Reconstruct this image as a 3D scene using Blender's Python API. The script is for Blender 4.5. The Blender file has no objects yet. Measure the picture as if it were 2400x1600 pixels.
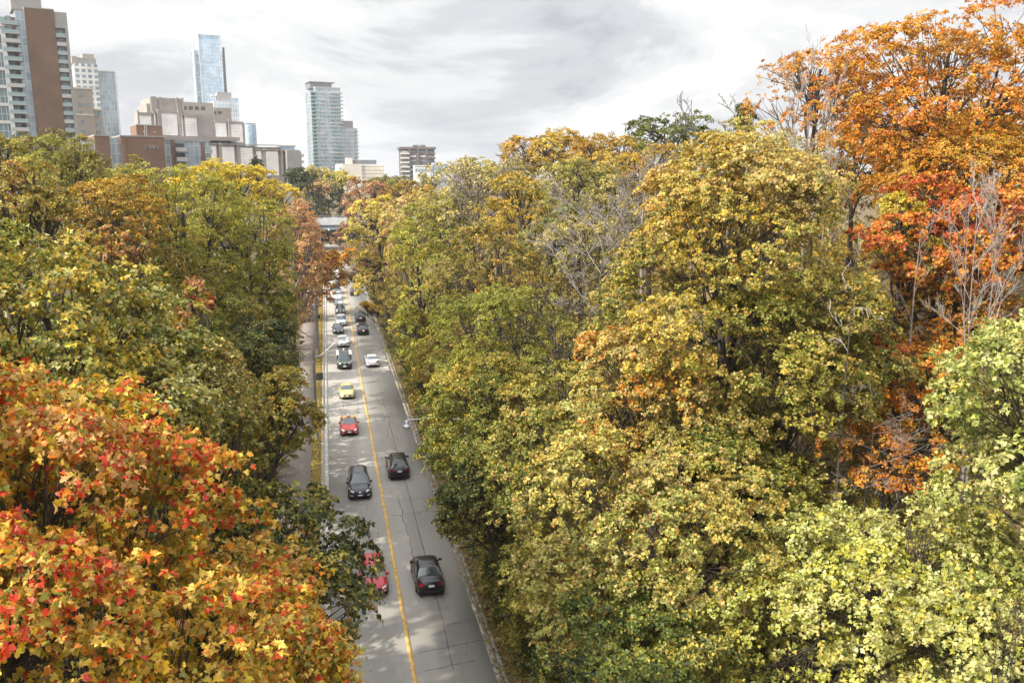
import bpy, math, random
import numpy as np
from mathutils import Vector
from mathutils.bvhtree import BVHTree

C = bpy.context.scene.collection
SC = bpy.context.scene
rad = math.radians

# ------------------------------------------------------------------ camera
CAMZ = 26.0
PITCH = math.atan(390 / 2000)
CP, SP = math.cos(PITCH), math.sin(PITCH)
cam_d = bpy.data.cameras.new('camera'); cam = bpy.data.objects.new('camera', cam_d); C.objects.link(cam)
cam_d.lens = 30.0; cam_d.sensor_width = 36.0; cam_d.sensor_fit = 'HORIZONTAL'
cam_d.clip_start = 0.3; cam_d.clip_end = 6000
cam.location = (0, 0, CAMZ); cam.rotation_euler = (math.pi / 2 - PITCH, 0, 0)
SC.camera = cam
SC.view_settings.view_transform = 'Standard'; SC.view_settings.look = 'None'
SC.view_settings.gamma = 1; SC.view_settings.use_curve_mapping = False
SC.view_settings.exposure = 0.54
cy = SC.cycles
cy.max_bounces = 5; cy.diffuse_bounces = 3; cy.glossy_bounces = 3; cy.transmission_bounces = 4; cy.transparent_max_bounces = 6
cy.use_denoising = True; cy.denoiser = 'OPENIMAGEDENOISE'; cy.denoising_input_passes = 'RGB_ALBEDO_NORMAL'; cy.denoising_prefilter = 'ACCURATE'
cy.sample_clamp_indirect = 6

# ------------------------------------------------------------------ sun and sky
SUN_DIR = Vector((-0.68, -0.44, 0.60)).normalized()        # towards the sun
SUN_EL = math.asin(SUN_DIR.z); SUN_AZ = math.atan2(SUN_DIR.x, SUN_DIR.y)
sd = bpy.data.lights.new('sun', 'SUN'); sun = bpy.data.objects.new('sun', sd); C.objects.link(sun)
sd.energy = 5.0; sd.angle = rad(0.6); sd.color = (1.0, 0.93, 0.80)
sun.rotation_euler = SUN_DIR.to_track_quat('Z', 'Y').to_euler(); sun.location = (-60, -20, 90)

W = bpy.data.worlds.new('World'); SC.world = W; W.use_nodes = True
def build_world():
    nt = W.node_tree; N = nt.nodes; L = nt.links; N.clear()
    out = N.new('ShaderNodeOutputWorld'); bg = N.new('ShaderNodeBackground'); bg.inputs['Strength'].default_value = 0.1
    L.new(bg.outputs[0], out.inputs[0])
    sky = N.new('ShaderNodeTexSky'); sky.sky_type = 'NISHITA'; sky.sun_disc = False
    sky.sun_elevation = SUN_EL; sky.sun_rotation = SUN_AZ; sky.air_density = 1.0; sky.dust_density = 1.0
    tc = N.new('ShaderNodeTexCoord'); sp = N.new('ShaderNodeSeparateXYZ'); L.new(tc.outputs['Generated'], sp.inputs[0])
    def M(op, a, b=None, clamp=False):
        m = N.new('ShaderNodeMath'); m.operation = op; m.use_clamp = clamp
        for i, v in enumerate((a, b)):
            if v is None: continue
            if isinstance(v, (int, float)): m.inputs[i].default_value = v
            else: L.new(v, m.inputs[i])
        return m.outputs[0]
    zz = M('ADD', M('MAXIMUM', sp.outputs['Z'], 0.0), 0.30)
    cb = N.new('ShaderNodeCombineXYZ')
    L.new(M('DIVIDE', sp.outputs['X'], zz), cb.inputs[0]); L.new(M('DIVIDE', sp.outputs['Y'], zz), cb.inputs[1])
    cb.inputs[2].default_value = 1.7
    def noise(scale, detail, rough, dist=0.0, off=(0, 0, 0)):
        mp = N.new('ShaderNodeMapping'); mp.inputs['Location'].default_value = off; L.new(cb.outputs[0], mp.inputs[0])
        n = N.new('ShaderNodeTexNoise'); n.inputs['Scale'].default_value = scale; n.inputs['Detail'].default_value = detail
        n.inputs['Roughness'].default_value = rough; n.inputs['Distortion'].default_value = dist
        L.new(mp.outputs[0], n.inputs['Vector']); return n.outputs['Fac']
    def ramp(f, pts):
        r = N.new('ShaderNodeValToRGB'); r.color_ramp.interpolation = 'EASE'
        e = r.color_ramp.elements
        while len(e) < len(pts): e.new(0.5)
        for k, (p, c) in enumerate(pts): e[k].position = p; e[k].color = (*c, 1)
        L.new(f, r.inputs[0]); return r.outputs[0]
    shade = ramp(noise(1.5, 10, 0.58, 0.35, (2.9, 1.4, 0)), [(0.34, (4.4, 4.6, 5.0)), (0.44, (6.0, 6.15, 6.45)), (0.52, (8.0, 8.05, 8.1)), (0.60, (9.4, 9.35, 9.3))])
    cover = ramp(noise(0.8, 8, 0.6, 0.2, (5.1, 3.0, 0)), [(0.28, (0.15,) * 3), (0.36, (1, 1, 1))])
    mx = N.new('ShaderNodeMix'); mx.data_type = 'RGBA'
    L.new(cover, mx.inputs[0])
    # a thin veil of cloud lifts the blue of the open sky
    sc_ = N.new('ShaderNodeMix'); sc_.data_type = 'RGBA'; sc_.inputs[0].default_value = 0.45
    L.new(sky.outputs[0], sc_.inputs[6]); sc_.inputs[7].default_value = (7.2, 7.6, 8.2, 1)
    L.new(sc_.outputs[2], mx.inputs[6]); L.new(shade, mx.inputs[7])
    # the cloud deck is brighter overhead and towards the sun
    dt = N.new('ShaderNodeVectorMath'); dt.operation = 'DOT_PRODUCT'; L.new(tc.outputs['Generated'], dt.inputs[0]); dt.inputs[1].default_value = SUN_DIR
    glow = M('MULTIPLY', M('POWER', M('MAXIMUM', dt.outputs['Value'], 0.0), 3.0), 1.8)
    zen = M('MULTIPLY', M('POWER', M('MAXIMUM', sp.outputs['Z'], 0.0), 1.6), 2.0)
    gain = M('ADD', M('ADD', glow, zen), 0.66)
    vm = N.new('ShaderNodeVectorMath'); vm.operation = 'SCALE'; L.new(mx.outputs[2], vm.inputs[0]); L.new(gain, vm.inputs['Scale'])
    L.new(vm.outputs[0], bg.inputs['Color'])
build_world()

# ------------------------------------------------------------------ helpers
def tag(o, label=None, cat=None, group=None, kind=None):
    for k, v in (('label', label), ('category', cat), ('group', group), ('kind', kind)):
        if v: o[k] = v
    return o
def empty(name, loc=(0, 0, 0), rz=0.0):
    o = bpy.data.objects.new(name, None); C.objects.link(o); o.location = loc; o.rotation_euler = (0, 0, rz); o.empty_display_size = 0.2
    return o
def link(name, me, parent=None):
    o = bpy.data.objects.new(name, me); C.objects.link(o)
    if parent is not None: o.parent = parent
    return o
def mesh_np(name, verts, faces, mat, parent=None, cols=None, smooth=False):
    """verts (N,3); faces (F,k) all of one size."""
    verts = np.asarray(verts, np.float32); faces = np.asarray(faces, np.int32)
    me = bpy.data.meshes.new(name); F, k = faces.shape
    me.vertices.add(len(verts)); me.vertices.foreach_set('co', verts.ravel())
    me.loops.add(F * k); me.loops.foreach_set('vertex_index', faces.ravel())
    me.polygons.add(F); me.polygons.foreach_set('loop_start', np.arange(0, F * k, k, dtype=np.int32))
    if smooth: me.polygons.foreach_set('use_smooth', np.ones(F, bool))
    if cols is not None:
        a = me.attributes.new('leaf_colour', 'FLOAT_COLOR', 'FACE')
        a.data.foreach_set('color', np.concatenate([cols, np.ones((F, 1))], 1).astype(np.float32).ravel())
    me.update(calc_edges=True); me.materials.append(mat)
    return link(name, me, parent)
def unit(v): return v / np.maximum(np.linalg.norm(v, axis=-1, keepdims=True), 1e-9)
def ray(px, py):
    """direction through a pixel of the 2400x1600 photograph, per unit of depth"""
    u = (px - 1200) / 2000; v = (py - 800) / 2000
    return np.array([u, CP - v * SP, -(SP + v * CP)])
def at(px, py, Y):
    d = ray(px, py); k = Y / d[1]
    return np.array([0, 0, CAMZ]) + d * k, k            # world point and its depth
def ground(px, py, z=0.0):
    d = ray(px, py); k = (z - CAMZ) / d[2]
    return np.array([0, 0, CAMZ]) + d * k
# road coordinates: s along the centre line, t to the right of it
RD = np.array([-0.2107, 0.9776]); RN = np.array([0.9776, 0.2107]); RO = np.array([3.65, 0.0])
ROAD_YAW = math.atan2(0.2107, 0.9776)
def rw(s, t): p = RO + RD * s + RN * t; return p[0], p[1]
def st(x, y): q = np.array([x, y]) - RO; return float(q @ RD), float(q @ RN)
def sstep(x): x = np.clip(x, 0, 1); return x * x * (3 - 2 * x)
def terrain(x, y):
    dx, dy = np.asarray(x) - RO[0], np.asarray(y)
    s = dx * RD[0] + dy * RD[1]; t = dx * RN[0] + dy * RN[1]
    hr = 19 * sstep((t - 7) / 42); hl = 17 * sstep((-t - 11) / 55)
    b = 0.5 * np.sin(s * .11 + t * .05) + 0.35 * np.sin(t * .23 - s * .07)
    w = sstep((np.abs(t + 1.5) - 8) / 10)
    return np.where(t > 0, hr, hl) + b * w - 0.05

# ------------------------------------------------------------------ materials
def newmat(name):
    m = bpy.data.materials.new(name); m.use_nodes = True
    return m, m.node_tree.nodes, m.node_tree.links, m.node_tree.nodes['Principled BSDF']
def plain(name, col, rough=0.6, metal=0.0, spec=0.5, coat=0.0, var=0.0, scale=3.0, bump=0.0):
    m, N, L, P = newmat(name)
    P.inputs['Base Color'].default_value = (*col, 1); P.inputs['Roughness'].default_value = rough; P.inputs['Metallic'].default_value = metal
    P.inputs['Specular IOR Level'].default_value = spec; P.inputs['Coat Weight'].default_value = coat; P.inputs['Coat Roughness'].default_value = 0.04
    if var:
        tc = N.new('ShaderNodeTexCoord'); n = N.new('ShaderNodeTexNoise'); n.inputs['Scale'].default_value = scale; n.inputs['Detail'].default_value = 7
        L.new(tc.outputs['Object'], n.inputs['Vector'])
        r = N.new('ShaderNodeValToRGB'); e = r.color_ramp.elements
        e[0].position = .3; e[1].position = .7
        e[0].color = (*[c * (1 - var) for c in col], 1); e[1].color = (*[min(1, c * (1 + var)) for c in col], 1)
        L.new(n.outputs['Fac'], r.inputs[0]); L.new(r.outputs[0], P.inputs['Base Color'])
        if bump:
            b = N.new('ShaderNodeBump'); b.inputs['Strength'].default_value = bump; L.new(n.outputs['Fac'], b.inputs['Height']); L.new(b.outputs[0], P.inputs['Normal'])
    return m
def leaf_mat():
    m, N, L, P = newmat('leaf')
    at_ = N.new('ShaderNodeAttribute'); at_.attribute_name = 'leaf_colour'
    P.inputs['Roughness'].default_value = 0.45; P.inputs['Specular IOR Level'].default_value = 0.32
    L.new(at_.outputs['Color'], P.inputs['Base Color'])
    tr = N.new('ShaderNodeBsdfTranslucent'); L.new(at_.outputs['Color'], tr.inputs['Color'])
    mx = N.new('ShaderNodeMixShader'); mx.inputs[0].default_value = 0.32
    L.new(P.outputs[0], mx.inputs[1]); L.new(tr.outputs[0], mx.inputs[2])
    L.new(mx.outputs[0], N['Material Output'].inputs['Surface'])
    return m
def grid_mat(name, pw, ph, cols, line, lw=0.06, rough=0.15, spec=0.6, metal=0.0, off=0.0):
    """panes, bricks or slabs pw x ph metres with joints lw wide, from the UV map in metres"""
    m, N, L, P = newmat(name)
    uv = N.new('ShaderNodeUVMap'); uv.uv_map = 'UVMap'
    b = N.new('ShaderNodeTexBrick'); L.new(uv.outputs[0], b.inputs['Vector'])
    b.offset = off; b.squash = 1.0
    b.inputs['Scale'].default_value = 1.0; b.inputs['Brick Width'].default_value = pw; b.inputs['Row Height'].default_value = ph
    b.inputs['Mortar Size'].default_value = lw / 2; b.inputs['Mortar Smooth'].default_value = 0.1; b.inputs['Bias'].default_value = 0.0
    b.inputs['Color1'].default_value = (*cols[0], 1); b.inputs['Color2'].default_value = (*cols[1], 1); b.inputs['Mortar'].default_value = (*line, 1)
    n = N.new('ShaderNodeTexNoise'); n.inputs['Scale'].default_value = 0.12; n.inputs['Detail'].default_value = 5; L.new(uv.outputs[0], n.inputs['Vector'])
    mr = N.new('ShaderNodeMapRange'); mr.inputs[1].default_value = .3; mr.inputs[2].default_value = .7; mr.inputs[3].default_value = .8; mr.inputs[4].default_value = 1.2
    L.new(n.outputs['Fac'], mr.inputs[0])
    vm = N.new('ShaderNodeVectorMath'); vm.operation = 'SCALE'; L.new(b.outputs['Color'], vm.inputs[0]); L.new(mr.outputs[0], vm.inputs['Scale'])
    L.new(vm.outputs[0], P.inputs['Base Color'])
    P.inputs['Roughness'].default_value = rough; P.inputs['Specular IOR Level'].default_value = spec; P.inputs['Metallic'].default_value = metal
    return m
LEAF = leaf_mat()
BARK = plain('bark', (.055, .042, .030), .9, var=.4, scale=6, bump=.3)
BARK_GREY = plain('bark_grey', (.20, .172, .155), .9, var=.3, scale=6)
BARK_PALE = plain('bark_pale', (.29, .255, .23), .8, var=.2, scale=5)

def asphalt(name, base, dark):
    m, N, L, P = newmat(name)
    tc = N.new('ShaderNodeTexCoord')
    mp = N.new('ShaderNodeMapping'); mp.inputs['Rotation'].default_value = (0, 0, -ROAD_YAW); L.new(tc.outputs['Object'], mp.inputs[0])
    def noise(sc, det, scl=(1, 1, 1)):
        q = N.new('ShaderNodeMapping'); q.inputs['Scale'].default_value = scl; L.new(mp.outputs[0], q.inputs[0])
        n = N.new('ShaderNodeTexNoise'); n.inputs['Scale'].default_value = sc; n.inputs['Detail'].default_value = det; L.new(q.outputs[0], n.inputs['Vector']); return n.outputs['Fac']
    def mix(f, a, b, fac=1.0):
        x = N.new('ShaderNodeMix'); x.data_type = 'RGBA'; L.new(f, x.inputs[0])
        for i, v in ((6, a), (7, b)):
            if isinstance(v, tuple): x.inputs[i].default_value = (*v, 1)
            else: L.new(v, x.inputs[i])
        return x.outputs[2]
    def rng(f, a, b, c=0., d=1.):
        r = N.new('ShaderNodeMapRange'); r.inputs[1].default_value = a; r.inputs[2].default_value = b; r.inputs[3].default_value = c; r.inputs[4].default_value = d; L.new(f, r.inputs[0]); return r.outputs[0]
    c = mix(rng(noise(.5, 6, (1, .06, 1)), .38, .62), dark, base)          # wheel tracks worn along the lanes
    c = mix(rng(noise(.35, 5), .5, .75, 0, .5), c, tuple(v * .8 for v in base))  # patches
    c = mix(rng(noise(18, 4), .35, .7, 0, .35), c, tuple(v * .55 for v in base)) # grain
    c = mix(rng(noise(60, 2), .62, .75, 0, .35), c, (.5, .48, .45))
    L.new(c, P.inputs['Base Color']); P.inputs['Roughness'].default_value = .85; P.inputs['Specular IOR Level'].default_value = .25
    b = N.new('ShaderNodeBump'); b.inputs['Strength'].default_value = .15; b.inputs['Distance'].default_value = .02
    L.new(noise(40, 3), b.inputs['Height']); L.new(b.outputs[0], P.inputs['Normal'])
    return m
M_ASPH = asphalt('asphalt', (.32, .300, .268), (.245, .231, .208))
M_PATH = asphalt('path_asphalt', (.22, .19, .165), (.17, .145, .125))
M_CONC = plain('kerb_concrete', (.36, .34, .305), .85, var=.22, scale=1.6)
M_GUT = plain('worn_gutter', (.235, .22, .195), .9, var=.3, scale=1.2)
M_LINE = plain('lane_paint', (.50, .31, .10), .75, var=.35, scale=2.5)
M_CRACK = plain('crack', (.06, .056, .05), .9)
M_SUNPATCH = plain('sunlit_asphalt', (.40, .37, .32), .9, var=.3, scale=.8)  # paler asphalt tone standing in for sunlight on the lane

def ground_mat():
    m, N, L, P = newmat('leaf_litter')
    tc = N.new('ShaderNodeTexCoord'); cur = None
    n = N.new('ShaderNodeTexNoise'); n.inputs['Scale'].default_value = 2.6; n.inputs['Detail'].default_value = 9; n.inputs['Roughness'].default_value = .7; L.new(tc.outputs['Object'], n.inputs['Vector'])
    r = N.new('ShaderNodeValToRGB'); e = r.color_ramp.elements; e.new(.5)
    for k, (p, c) in enumerate([(.3, (.03, .026, .012)), (.5, (.10, .07, .025)), (.72, (.20, .13, .05))]): e[k].position = p; e[k].color = (*c, 1)
    L.new(n.outputs['Fac'], r.inputs[0]); L.new(r.outputs[0], P.inputs['Base Color']); P.inputs['Roughness'].default_value = .95
    return m
M_GROUND = ground_mat()
def grass_mat():
    m, N, L, P = newmat('verge_grass')
    tc = N.new('ShaderNodeTexCoord')
    n = N.new('ShaderNodeTexNoise'); n.inputs['Scale'].default_value = 3; n.inputs['Detail'].default_value = 8; n.inputs['Roughness'].default_value = .75; L.new(tc.outputs['Object'], n.inputs['Vector'])
    r = N.new('ShaderNodeValToRGB'); e = r.color_ramp.elements; e.new(.5)
    for k, (p, c) in enumerate([(.35, (.09, .10, .02)), (.5, (.19, .15, .035)), (.65, (.27, .17, .05))]): e[k].position = p; e[k].color = (*c, 1)
    L.new(n.outputs['Fac'], r.inputs[0]); L.new(r.outputs[0], P.inputs['Base Color']); P.inputs['Roughness'].default_value = .95
    return m
M_GRASS = grass_mat()

# ------------------------------------------------------------------ ground, road, kerbs, path
def strip(name, t0, t1, z0, z1, mat, s0=-40, s1=336, n=120, label=None):
    """a band along the road; z1 its height, z0 the foot of its sides"""
    V, F = [], []
    for i in range(n + 1):
        s = s0 + (s1 - s0) * i / n
        for t, z in ((t0, z0), (t0, z1), (t1, z1), (t1, z0)):
            x, y = rw(s, t); V.append((x, y, z))
    for i in range(n):
        for j in range(3):
            a = i * 4 + j; F.append((a, a + 1, a + 5, a + 4))
    return tag(mesh_np(name, V, F, mat), kind='structure')
def build_ground():
    s = np.concatenate([np.linspace(-60, 200, 105), np.linspace(205, 620, 60), np.linspace(660, 3500, 40)])
    t = np.concatenate([np.linspace(-1500, -130, 30), np.linspace(-120, -20, 41), np.linspace(-18, 18, 25), np.linspace(20, 120, 41), np.linspace(130, 1500, 30)])
    S, T = np.meshgrid(s, t, indexing='ij')
    X = RO[0] + RD[0] * S + RN[0] * T; Y = RO[1] + RD[1] * S + RN[1] * T
    Z = terrain(X, Y)
    n, m = S.shape; idx = np.arange(n * m).reshape(n, m)
    F = np.stack([idx[:-1, :-1], idx[1:, :-1], idx[1:, 1:], idx[:-1, 1:]], -1).reshape(-1, 4)[:, ::-1]
    tag(mesh_np('ground', np.stack([X, Y, Z], -1).reshape(-1, 3), F, M_GROUND, smooth=True), kind='structure')
build_ground()
strip('road', -4.25, 4.2, -.03, 0.0, M_ASPH)
strip('gutter', -4.72, -4.25, -.03, .006, M_CONC)
strip('kerb', -4.95, -4.72, -.03, .13, M_CONC)
strip('verge', -5.85, -4.95, -.03, .11, M_GRASS)
strip('path', -8.5, -5.85, -.03, .12, M_PATH)
strip('gutter', 4.2, 4.62, -.03, .006, M_GUT)
strip('kerb', 4.62, 4.8, -.03, .05, M_GUT)
strip('road_marking', -.13, .13, .001, .004, M_LINE)

def cracks():
    rng = random.Random(4); V, F = [], []
    def ribbon(pts, w):
        b = len(V)
        for i, (s, t) in enumerate(pts):
            s2, t2 = pts[min(i + 1, len(pts) - 1)]; s1, t1 = pts[max(i - 1, 0)]
            d = np.array([s2 - s1, t2 - t1]); d = d / max(1e-6, np.linalg.norm(d)); n = np.array([-d[1], d[0]]) * w * rng.uniform(.5, 1.2) / 2
            for k in (1, -1):
                x, y = rw(s + n[0] * k, t + n[1] * k); V.append((x, y, .0035))
        for i in range(len(pts) - 1): F.append((b + 2 * i, b + 2 * i + 1, b + 2 * i + 3, b + 2 * i + 2))
    def wob(s0, t0, s1, t1, amp, n):
        o = []; dv = 0
        for i in range(n + 1):
            k = i / n; dv = dv * .8 + rng.uniform(-amp, amp)
            ds, dt = s1 - s0, t1 - t0; l = math.hypot(ds, dt)
            o.append((s0 + ds * k - dt / l * dv, t0 + dt * k + ds / l * dv))
        return o
    ribbon(wob(47, 2.25, 70, 2.2, .015, 24), .06)          # long joint in the right lane
    ribbon(wob(70, 2.2, 125, 2.0, .03, 50), .045)
    ribbon(wob(54, 1.25, 68, 1.3, .10, 30), .05)
    ribbon(wob(42, 2.1, 47, 2.2, .03, 8), .05)
    ribbon(wob(44.0, .4, 44.6, 4.1, .05, 14), .05)
    ribbon(wob(42.2, .6, 42.6, 3.4, .05, 12), .05)
    ribbon(wob(46.6, 1.2, 47, 4.0, .04, 12), .04)
    for s in (66.5, 79, 92, 104, 121, 142):
        ribbon(wob(s, -4.2, s + rng.uniform(-.6, .6), 4.1, .10, 26), .035)
    ribbon(wob(64, .5, 64.2, 4.0, .12, 18), .045)
    ribbon(wob(76, 1.0, 82, 2.4, .16, 20), .04); ribbon(wob(77, 3.1, 81, 1.9, .16, 16), .04)
    for k in range(9):
        s = rng.uniform(74, 100); t = rng.uniform(1.2, 3); ribbon(wob(s, t, s + rng.uniform(3, 9), t + rng.uniform(-.7, .7), .12, 16), .03)
    for k in range(12):
        s = rng.uniform(55, 150); t = rng.uniform(-3.6, -1); ribbon(wob(s, t, s + rng.uniform(2, 9), t + rng.uniform(-.5, .5), .08, 16), .025)
    tag(mesh_np('road_crack', V, F, M_CRACK), kind='structure')
    # seam along the gutter on each side
    V.clear(); F.clear()
    ribbon(wob(-30, -4.25, 300, -4.25, .005, 160), .03); ribbon(wob(-30, 4.2, 300, 4.2, .008, 160), .035)
    for k in range(60):
        s = 30 + k * 3.0; ribbon([(s, -4.71), (s, -4.26)], .025)
    o = mesh_np('gutter_seam', V, F, M_CRACK); o.location.z = .006; tag(o, kind='structure')
cracks()

# ------------------------------------------------------------------ leaves and branches
def tmpl(pts, tris): return np.array(pts, float), np.array(tris, int)
DIAMOND = tmpl([(0, 0, 0), (.42, .48, .10), (0, 1, -.05), (-.42, .48, .10)], [(0, 1, 2), (0, 2, 3)])
TRILOBE = tmpl([(0, 0, 0), (.44, .12, .05), (.54, .50, .08), (.20, .60, .0), (0, 1, -.12), (-.20, .60, .0), (-.54, .50, .08), (-.44, .12, .05)], [(0, 1, 2), (0, 2, 3), (0, 3, 4), (0, 4, 5), (0, 5, 6), (0, 6, 7)])
_h = [(.42, -.06, .05), (.33, .16, .0), (.64, .44, .12), (.26, .50, .0), (.29, .74, -.04)]
MAPLE = tmpl([(0, .28, .05), (0, 0, .02)] + _h + [(0, 1.0, -.18)] + [(-a, b, c) for a, b, c in _h[::-1]], [(0, 1 + i, 1 + (i + 1) % 12) for i in range(12)])

def leaf_mesh(name, P, Nn, T, size, template, cols, parent, rng):
    """one leaf per row: place P, normal Nn, tip direction T"""
    tv, tf = template; n = len(P)
    Nn = unit(Nn); T = unit(T - Nn * np.sum(T * Nn, 1, keepdims=True)); B = np.cross(T, Nn)
    curl = rng.uniform(.2, 3.6, (n, 1, 1))
    V = P[:, None] + size[:, None, None] * (B[:, None] * tv[None, :, :1] + T[:, None] * (tv[None, :, 1:2] - .3) + Nn[:, None] * tv[None, :, 2:] * curl)
    F = tf[None] + (np.arange(n) * len(tv))[:, None, None]
    return mesh_np(name, V.reshape(-1, 3), F.reshape(-1, 3), LEAF, parent, np.repeat(cols, len(tf), 0))

def tubes(PL, R, sides):
    """PL (M,K,3) polylines, R (M,K) radii -> verts, quads"""
    M, K, _ = PL.shape
    Tn = np.empty_like(PL); Tn[:, 1:-1] = PL[:, 2:] - PL[:, :-2]; Tn[:, 0] = PL[:, 1] - PL[:, 0]; Tn[:, -1] = PL[:, -1] - PL[:, -2]
    Tn = unit(Tn)
    ref = np.where(np.abs(Tn[:, :1, 2:]) > .8, np.array([1., .2, 0]), np.array([.1, .2, 1.]))
    ref = np.broadcast_to(ref, Tn.shape)
    U = unit(np.cross(Tn, ref)); Wd = np.cross(Tn, U)
    a = np.arange(sides) * 2 * math.pi / sides
    V = PL[:, :, None] + R[:, :, None, None] * (U[:, :, None] * np.cos(a)[None, None, :, None] + Wd[:, :, None] * np.sin(a)[None, None, :, None])
    idx = np.arange(M * K * sides).reshape(M, K, sides)
    nx = np.roll(idx, -1, 2)
    F = np.stack([idx[:, :-1], nx[:, :-1], nx[:, 1:], idx[:, 1:]], -1).reshape(-1, 4)
    return V.reshape(-1, 3), F
def bez(A, Bm, D, K):
    k = np.linspace(0, 1, K)[None, :, None]
    return A[:, None] * (1 - k) ** 2 + 2 * Bm[:, None] * k * (1 - k) + D[:, None] * k ** 2
class Tubes:
    def __init__(s): s.V = []; s.F = []; s.n = 0
    def add(s, PL, R, sides):
        v, f = tubes(np.asarray(PL, float), np.asarray(R, float), sides); s.V.append(v); s.F.append(f + s.n); s.n += len(v)
    def build(s, name, mat, parent): return mesh_np(name, np.concatenate(s.V), np.concatenate(s.F), mat, parent, smooth=True)

PAL = {
 'olive':  [(.30, .26, .05), (.22, .21, .042), (.36, .29, .06), (.15, .155, .03), (.32, .22, .045)],
 'green':  [(.16, .19, .034), (.22, .235, .04), (.10, .13, .026), (.28, .265, .05)],
 'fresh':  [(.26, .27, .035), (.33, .31, .04), (.18, .21, .03), (.38, .32, .05)],
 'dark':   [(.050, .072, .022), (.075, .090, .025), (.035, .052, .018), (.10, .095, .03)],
 'pale':   [(.46, .45, .18), (.37, .38, .13), (.54, .49, .21), (.27, .30, .08), (.50, .42, .10)],
 'lime':   [(.40, .37, .06), (.32, .32, .05), (.46, .39, .08), (.25, .26, .045)],
 'tan':    [(.46, .36, .12), (.34, .31, .08), (.52, .39, .16), (.20, .20, .045), (.48, .27, .08), (.42, .34, .07)],
 'khaki':  [(.28, .24, .07), (.20, .185, .05), (.34, .27, .09), (.14, .14, .035)],
 'gold':   [(.50, .34, .045), (.44, .27, .03), (.34, .24, .04), (.55, .38, .07)],
 'amber':  [(.42, .21, .03), (.34, .19, .03), (.24, .17, .03), (.46, .28, .04)],
 'yellow': [(.66, .49, .04), (.58, .43, .04), (.70, .55, .10), (.45, .37, .05)],
 'straw':  [(.55, .45, .17), (.48, .40, .13), (.60, .48, .12), (.38, .34, .10)],
 'orange': [(.55, .20, .025), (.52, .25, .03), (.48, .14, .02), (.46, .28, .045), (.56, .27, .05)],
 'red':    [(.46, .09, .03), (.50, .14, .035), (.50, .20, .04), (.38, .07, .03), (.44, .24, .05)],
 'blush':  [(.50, .30, .16), (.55, .25, .11), (.44, .31, .17), (.52, .36, .16)],
 'rust':   [(.30, .14, .06), (.36, .19, .09), (.24, .13, .06), (.38, .16, .05)],
}
FIRE = [(.58, .36, .04), (.62, .44, .06), (.56, .22, .03), (.46, .35, .05), (.54, .34, .09), (.28, .25, .045), (.34, .29, .05), (.52, .40, .09), (.40, .28, .045), (.20, .20, .04), (.48, .37, .05), (.50, .28, .10)]
PAL['embers'] = [(.58, .10, .025), (.60, .20, .03), (.54, .06, .03), (.60, .30, .05), (.55, .36, .08)]
PAL['fire'] = FIRE

def pick_colours(rng, pal, lobe, spray, nl, ns, outer=None):
    if isinstance(pal, str): pal = [(pal, 1.0)]
    C_ = []; Wt = []
    for nme, w in pal:
        for k, c in enumerate(PAL[nme]): C_.append(c); Wt.append(w / len(PAL[nme]))
    C_ = np.array(C_); Wt = np.array(Wt) / sum(Wt); n = len(lobe)
    cl = rng.choice(len(C_), nl, p=Wt); cs = rng.choice(len(C_), ns, p=Wt); cf = rng.choice(len(C_), n, p=Wt)
    u = rng.random(n)
    ix = np.where(u < .34, cl[lobe], np.where(u < .66, cs[spray], cf))
    col = C_[ix]
    col = col * rng.uniform(.72, 1.22, (n, 1)) * (1 + .14 * rng.standard_normal((ns, 1)))[spray].clip(.6, 1.4)
    lum = col @ np.array([.3, .6, .1]); col = lum[:, None] + (col - lum[:, None]) * 1.05
    return col.clip(.006, .85)

def fib(n, rng):
    i = np.arange(n) + .5; ph = np.arccos(1 - 2 * i / n); th = math.pi * (1 + 5 ** .5) * i + rng.uniform(0, 6)
    return np.stack([np.cos(th) * np.sin(ph), np.sin(th) * np.sin(ph), np.cos(ph)], 1)

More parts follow.
